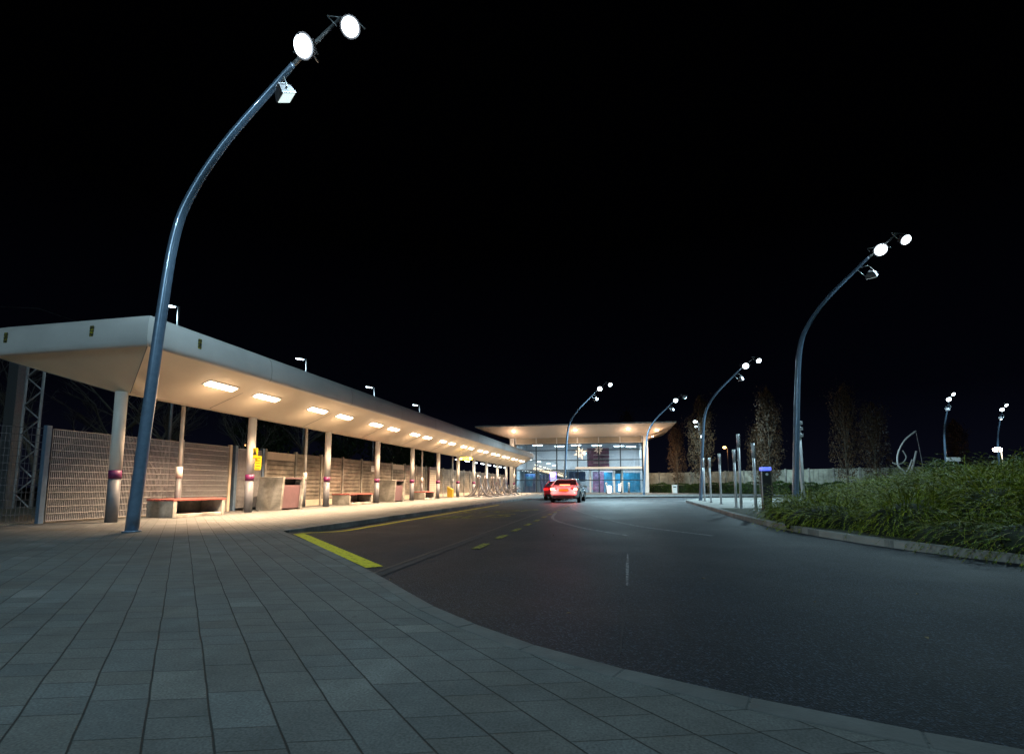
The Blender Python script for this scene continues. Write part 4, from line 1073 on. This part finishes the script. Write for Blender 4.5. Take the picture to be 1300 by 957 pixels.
for (x, y, row) in spots:
    i = rr.randrange(4); s_ = rr.uniform(.8, 1.2); lb = zone(row, y); z = ground_h(x, y) - .08
    if i in used: dup(protos[i], (x, y, z), rr.uniform(0, 6.28), lb, GS, (s_, s_, s_ * rr.uniform(.75, 1.2) * (1 - .42 * smooth((y - 12.5) / 5) * smooth((9.5 - x) / 3))))
    else: used.add(i); o = protos[i]; o.location = (x, y, z); o['label'] = lb; o['group'] = GS
# darker rounded bushes behind
def bush_thing(seed):
    r_ = random.Random(seed); t = bpy.data.objects.new('rounded_bush', None); COL.objects.link(t)
    pts = []
    for q in range(5200):
        v = Vector((r_.gauss(0, 1), r_.gauss(0, 1), abs(r_.gauss(0, 1)))).normalized(); f = 1 + .14 * math.sin(v.x * 5 + seed) + .12 * math.sin(v.y * 7) + r_.gauss(0, .05); pts.append((v.x * 1.35 * f, v.y * 1.35 * f, v.z * 1.05 * f))
    k = MB(); leaf_cloud(k, pts, .055, r_, .4); k.build('foliage', 'bush', t)
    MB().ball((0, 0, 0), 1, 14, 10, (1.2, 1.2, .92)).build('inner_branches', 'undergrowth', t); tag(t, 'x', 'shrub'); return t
BB = bush_thing(2); GBu = 'dark rounded bushes behind the conifer bed'
bl = [(13.2, 22.5), (15.2, 21.8), (17.3, 22.6), (19.2, 21.4), (21.3, 22.0), (14.6, 18.6), (16.6, 18.0), (18.6, 17.4), (13.0, 19.6), (20.5, 17.6), (23.2, 21)]
for i, (x, y) in enumerate(bl):
    z = ground_h(x, y) + (.05 if y > 20 else -.1)
    lb = 'dark green rounded bush, ' + ('back row behind the conifers' if y > 20 else 'middle row rising above the conifers')
    if i: dup(BB, (x, y, z), i * 2.1, lb, GBu, rr.uniform(.85, 1.1))
    else: BB.location = (x, y, z); BB['label'] = lb; BB['group'] = GBu

# ------------------------------------------------------------------ posts and totem on the island tip
GP = 'slim steel marker posts on the island tip'
def marker(x, y, h, label):
    t = thing('marker_post', label, 'post', (x, y, .10), 0, GP)
    MB().tube([(0, 0, 0), (0, 0, h - .5)], .048, 16).build('shaft', 'post', t)
    MB().tube([(0, 0, h - .5), (0, 0, h)], .062, 16).build('light_head', 'post', t)
    k = MB()
    for j in range(4): k.box((.045, -.03, h - .42 + .11 * j), (.06, .05, .04))
    k.build('louvre', 'galvdark', t)
    MB().tube([(0, 0, 0), (0, 0, .02)], .10, 16).build('foot', 'galv', t)
marker(5.12, 29.2, 2.40, 'leftmost slim steel post, almost hidden by the curved lamp pole')
marker(5.02, 26.9, 2.30, 'second steel post from the left, beside the lamp pole')
marker(5.06, 24.7, 2.38, 'third steel post from the left, standing alone')
marker(4.86, 21.0, 2.30, 'fourth steel post, shorter one of the close pair')
marker(4.78, 19.9, 2.82, 'tallest steel post, right one of the close pair')
marker(4.84, 18.2, 2.32, 'rightmost steel post, beside the blue-topped totem')
t = thing('ticket_totem', 'black totem with glowing blue cap next to the rightmost steel post', 'totem', (5.28, 18.5, .1))
MB().box((0, 0, .68), (.27, .3, 1.36)).build('body', 'black', t, bevel=.02)
MB().box((0, 0, 1.44), (.31, .34, .12)).build('cap', 'bluelit', t, bevel=.02)
MB().box((0, 0, 1.53), (.22, .25, .06)).build('cap_top', 'black', t, bevel=.02)
MB().box((-.155, -.10, .82), (.02, .05, 1.1)).build('light_strip', 'post', t)
MB().tube([(0, -.155, 1.25), (0, -.165, 1.25)], .045, 16).build('emblem', 'signwhite', t)
t = thing('camera_post', 'slim grey post with small camera boxes beside the tall island lamp', 'post', (8.35, 24.0, .1))
MB().tube([(0, 0, 0), (0, 0, 3.75)], .075, 14).build('shaft', 'post', t)
for z in (3.1, 3.4, 3.65): MB().box((.02, -.08, z), (.16, .2, .14)).build('camera', 'galv', t, bevel=.01)
# sculpture, notice, small things beyond
t = thing('sculpture', 'white curved tube sculpture shaped like a sail above the bushes', 'sculpture', (24.2, 45.7, .1))
def scurve(pts, r, m='signwhite', nm='curved_tube'): MB().tube(catmull(pts, 8), r, 8).build(nm, m, t)
scurve([(-.6, 0, 2.0), (-1.05, 0, 2.6), (-.95, 0, 3.6), (-.4, 0, 4.6), (.45, 0, 5.35)], .06)
scurve([(-1.45, 0, 2.75), (-1.1, 0, 2.62), (-.7, 0, 2.75), (-.42, 0, 3.2), (-.62, 0, 3.75)], .04)
scurve([(-.2, 0, 1.9), (.05, 0, 2.6), (.35, 0, 3.7)], .07); scurve([(-.55, 0, 1.9), (-.25, 0, 2.4), (.0, 0, 3.0)], .05)
scurve([(.45, 0, 5.3), (.6, 0, 3.8), (.75, 0, 2.0)], .025, 'galv'); scurve([(1.3, 0, 2.6), (1.7, 0, 2.9), (2.0, 0, 3.0)], .05)
MB().tube([(-.5, 0, 0), (-.6, 0, 2.05)], .07, 10).build('stand', 'galv', t); MB().tube([(.9, 0, 0), (.75, 0, 2.1)], .05, 8).build('stand', 'galv', t); MB().tube([(1.1, 0, 0), (1.3, 0, 2.6)], .05, 8).build('stand', 'galv', t)
MB().tube([(-.3, 0, 0), (-.2, 0, 1.95)], .06, 8).build('stand', 'galv', t)
t = thing('notice_board', 'small blank white notice board at the foot of the first distant curved lamp', 'notice board', (21.6, 36.4, .1))
MB().box((0, 0, 2.55), (.75, .05, .26)).build('board', 'signwhite', t); MB().tube([(-.25, 0, 0), (-.25, 0, 2.42)], .03, 8).build('leg', 'galv', t); MB().tube([(.25, 0, 0), (.25, 0, 2.42)], .03, 8).build('leg', 'galv', t)

# fallen leaves
lf = MB()
for (x, y) in ((-.33, 3.75), (-1.3, 6.4), (.9, 5.4), (1.6, 4.5), (2.6, 5.0), (-2.2, 4.7), (3.1, 8.3), (-1.1, 9.4), (1.9, 3.6)):
    a = rnd.uniform(0, 6.28); s_ = rnd.uniform(.015, .028); z = .012
    lf.add([(x + s_ * math.cos(a), y + s_ * math.sin(a), z), (x - s_ * .5 * math.sin(a), y + s_ * .5 * math.cos(a), z + .008), (x - s_ * math.cos(a), y - s_ * math.sin(a), z), (x + s_ * .5 * math.sin(a), y - s_ * .5 * math.cos(a), z + .008)], [(0, 1, 2, 3)])
tag(lf.build('fallen_leaves', 'straw'), 'scattered brown fallen leaves on the dark road', 'leaves', kind='stuff')

# ------------------------------------------------------------------ cars
def car(loc, rz_, label, paint, lit):
    t = thing('parked_car', label, 'car', loc, rz_)
    # stations along y from the rear: (y, half width, bottom, sill, shoulder, deck)
    st = [(0.0, .70, .42, .50, .70, .78), (.05, .80, .30, .42, .86, .95), (.22, .86, .24, .36, .93, 1.04), (.55, .89, .22, .34, .95, 1.05), (1.1, .90, .20, .32, .94, 1.00), (2.0, .90, .20, .30, .93, .98), (2.9, .90, .20, .30, .92, .97),
          (3.3, .90, .22, .32, .90, .96), (3.9, .88, .22, .34, .84, .90), (4.3, .83, .24, .36, .74, .80), (4.52, .70, .30, .42, .62, .66), (4.58, .55, .38, .46, .55, .58)]
    k = MB(); vs = []
    for (y, w, b, s0, sh, dk) in st:
        half = [(0, b), (w * .86, b), (w * .97, s0), (w, (s0 + sh) / 2), (w * .965, sh), (w * .86, dk - .015), (0, dk)]
        ring = half + [(-x, z) for x, z in half[-2:0:-1]]
        vs += [(x, y, z) for x, z in ring]
    n = 12
    fs = [(i * n + j, i * n + (j + 1) % n, (i + 1) * n + (j + 1) % n, (i + 1) * n + j) for i in range(len(st) - 1) for j in range(n)]
    fs += [tuple(range(n)), tuple(range((len(st) - 1) * n, len(st) * n))[::-1]]
    k.add(vs, fs, True); b = k.build('body', paint, t)
    md = b.modifiers.new('sub', 'SUBSURF'); md.levels = md.render_levels = 2
    # glasshouse
    def ring(y, w, z): return [(-w, y, z), (w, y, z)]
    gl = [(.42, .78, 1.02), (1.18, .60, 1.40), (1.7, .62, 1.445), (2.35, .61, 1.425), (3.28, .74, .955)]
    k = MB(); vs = []
    for (y, w, z) in gl: vs += [(-w, y, z), (w, y, z)]
    lowr = [(.42, .80, .98), (1.18, .84, .96), (1.7, .85, .95), (2.35, .85, .95), (3.28, .80, .93)]
    for (y, w, z) in lowr: vs += [(-w, y, z), (w, y, z)]
    fs = [(2 * i, 2 * i + 1, 2 * i + 3, 2 * i + 2) for i in range(4)]
    for i in range(4): fs += [(2 * i, 2 * i + 2, 10 + 2 * i + 2, 10 + 2 * i), (2 * i + 1, 11 + 2 * i, 11 + 2 * i + 2, 2 * i + 3)]
    k.add(vs, fs); k.build('windows', 'carglass', t)
    k = MB(); rp = [(1.10, .61, 1.40), (1.2, .62, 1.425), (1.7, .635, 1.462), (2.3, .625, 1.445), (2.45, .61, 1.40)]
    vs = []
    for (y, w, z) in rp: vs += [(-w, y, z - .03), (-w * .86, y, z), (w * .86, y, z), (w, y, z - .03)]
    k.add(vs, [(4 * i + j, 4 * i + j + 1, 4 * i + j + 5, 4 * i + j + 4) for i in range(4) for j in range(3)], True); o = k.build('roof', paint, t)
    o.modifiers.new('s', 'SOLIDIFY').thickness = .02
    k = MB()
    for sx in (-1, 1):
        k.tube([(sx * .80, .44, 1.0), (sx * .70, .8, 1.22), (sx * .615, 1.16, 1.40)], .045, 8); k.tube([(sx * .615, 1.16, 1.40), (sx * .632, 1.7, 1.44), (sx * .615, 2.4, 1.42), (sx * .75, 3.28, .96)], .028, 8)
        k.tube([(sx * .85, 1.95, .95), (sx * .64, 1.95, 1.43)], .022, 6)
    k.build('pillar', paint, t)
    for sx in (-1, 1):
        for y in (.95, 3.62):
            k = MB(); k.tube([(sx * .70, y, .32), (sx * .905, y, .32)], .32, 26); wv = k.build('wheel', 'tyre', t)
            k = MB(); k.tube([(sx * .88, y, .32), (sx * .915, y, .32)], .215, 20); k.build('rim', 'rim', wv)
            k = MB(); pts = [(sx * .90, y + .365 * math.cos(a), .32 + .365 * math.sin(a)) for a in [math.pi * i / 14 for i in range(15)]]; k.tube(pts, .028, 6); k.build('wheel_arch', 'black', t)
    # rear bumper, diffuser, plate, lamps
    MB().box((0, -.01, .40), (1.30, .10, .13)).build('diffuser', 'black', t, bevel=.03)
    MB().box((0, -.028, .55), (1.55, .05, .16)).build('bumper', paint, t, bevel=.03)
    pl = MB().box((0, -.045, .76), (.52, .02, .12)).build('number_plate', 'plate', t)
    MB().box((0, -.048, .76), (.56, .008, .155)).build('plate_surround', 'black', t)
    for sx in (-1, 1):
        k = MB(); k.prism_axis([(sx * .42, .80), (sx * .80, .74), (sx * .84, .90), (sx * .60, .93), (sx * .44, .90)], 1, -.02, .22)
        k.build('tail_lamp', 'redlens', t, bevel=.015)
        if lit:
            k = MB(); k.prism_axis([(sx * .58, .79), (sx * .79, .76), (sx * .80, .87), (sx * .62, .89)], 1, -.032, .0); k.build('lit_lamp', 'brake', t)
            light('POINT', 'brake_glow', (sx * .62, -.36, .86), 52, (1, .11, .10), t, size=.06)
        MB().tube([(sx * .5, -.05, .30), (sx * .5, .1, .30)], .035, 10).build('exhaust', 'rim', t)
        k = MB(); k.ball((sx * 1.0, 2.95, 1.0), .11, 10, 8, (1.1, .6, .75)); k.box((sx * .90, 2.98, .95), (.12, .05, .04)); k.build('mirror', paint, t)
        MB().box((sx * .906, 1.7, .80), (.012, .16, .03)).build('door_handle', paint, t)
        MB().prism_axis([(sx * .45, .62), (sx * .74, .62), (sx * .76, .74), (sx * .5, .70)], 1, 4.30, 4.50).build('headlight', 'signwhite', t)
    if lit:
        MB().box((0, .50, 1.075), (.62, .05, .035)).build('high_brake_light', 'brakebar', t)
        light('POINT', 'high_brake_glow', (0, .30, 1.22), 16, (1, .03, .02), t, size=.04)
    MB().prism_axis([(-.8, 1.03), (.8, 1.03), (.8, 1.045), (-.8, 1.045)], 1, .02, .09).build('boot_edge', paint, t)
    return t
car((-2.78, 29.3, -.06), R(-2.5), 'white saloon car with lit red brake lights on the road before the hall', 'carwhite', True)
car((-4.12, 36.2, -.13), R(-2), 'red car mostly hidden behind the white saloon', 'carred', False)

# ------------------------------------------------------------------ sky, camera
w = bpy.data.worlds.new('World'); sc.world = w; w.use_nodes = True; nt = w.node_tree; N, L = nt.nodes, nt.links
bg = N['Background']; tc = N.new('ShaderNodeTexCoord'); sp = N.new('ShaderNodeSeparateXYZ'); L.new(tc.outputs['Generated'], sp.inputs[0])
r = N.new('ShaderNodeValToRGB'); r.color_ramp.elements[0].position = .0; r.color_ramp.elements[0].color = (.0026, .0031, .0072, 1)
r.color_ramp.elements[1].position = .45; r.color_ramp.elements[1].color = (.00012, .00014, .0003, 1)
e = r.color_ramp.elements.new(.16); e.color = (.0006, .0008, .0022, 1)
L.new(sp.outputs[2], r.inputs['Fac']); L.new(r.outputs['Color'], bg.inputs['Color']); bg.inputs['Strength'].default_value = 1.
cam = bpy.data.cameras.new('camera'); co = bpy.data.objects.new('camera', cam); COL.objects.link(co); sc.camera = co
co.location = (0, 0, .95); co.rotation_euler = (R(96), 0, R(11.43)); cam.sensor_width = 36; cam.lens = 620 / 1300 * 36; cam.shift_y = 73 / 1300; cam.clip_start = .05; cam.clip_end = 1500
sc.view_settings.view_transform = 'Standard'; sc.view_settings.look = 'None'; sc.view_settings.exposure = 0; sc.view_settings.gamma = 1
sc.cycles.use_denoising = True
sc.cycles.max_bounces = 6; sc.cycles.diffuse_bounces = 3; sc.cycles.glossy_bounces = 3; sc.cycles.transparent_max_bounces = 12
sc.cycles.sample_clamp_indirect = 4
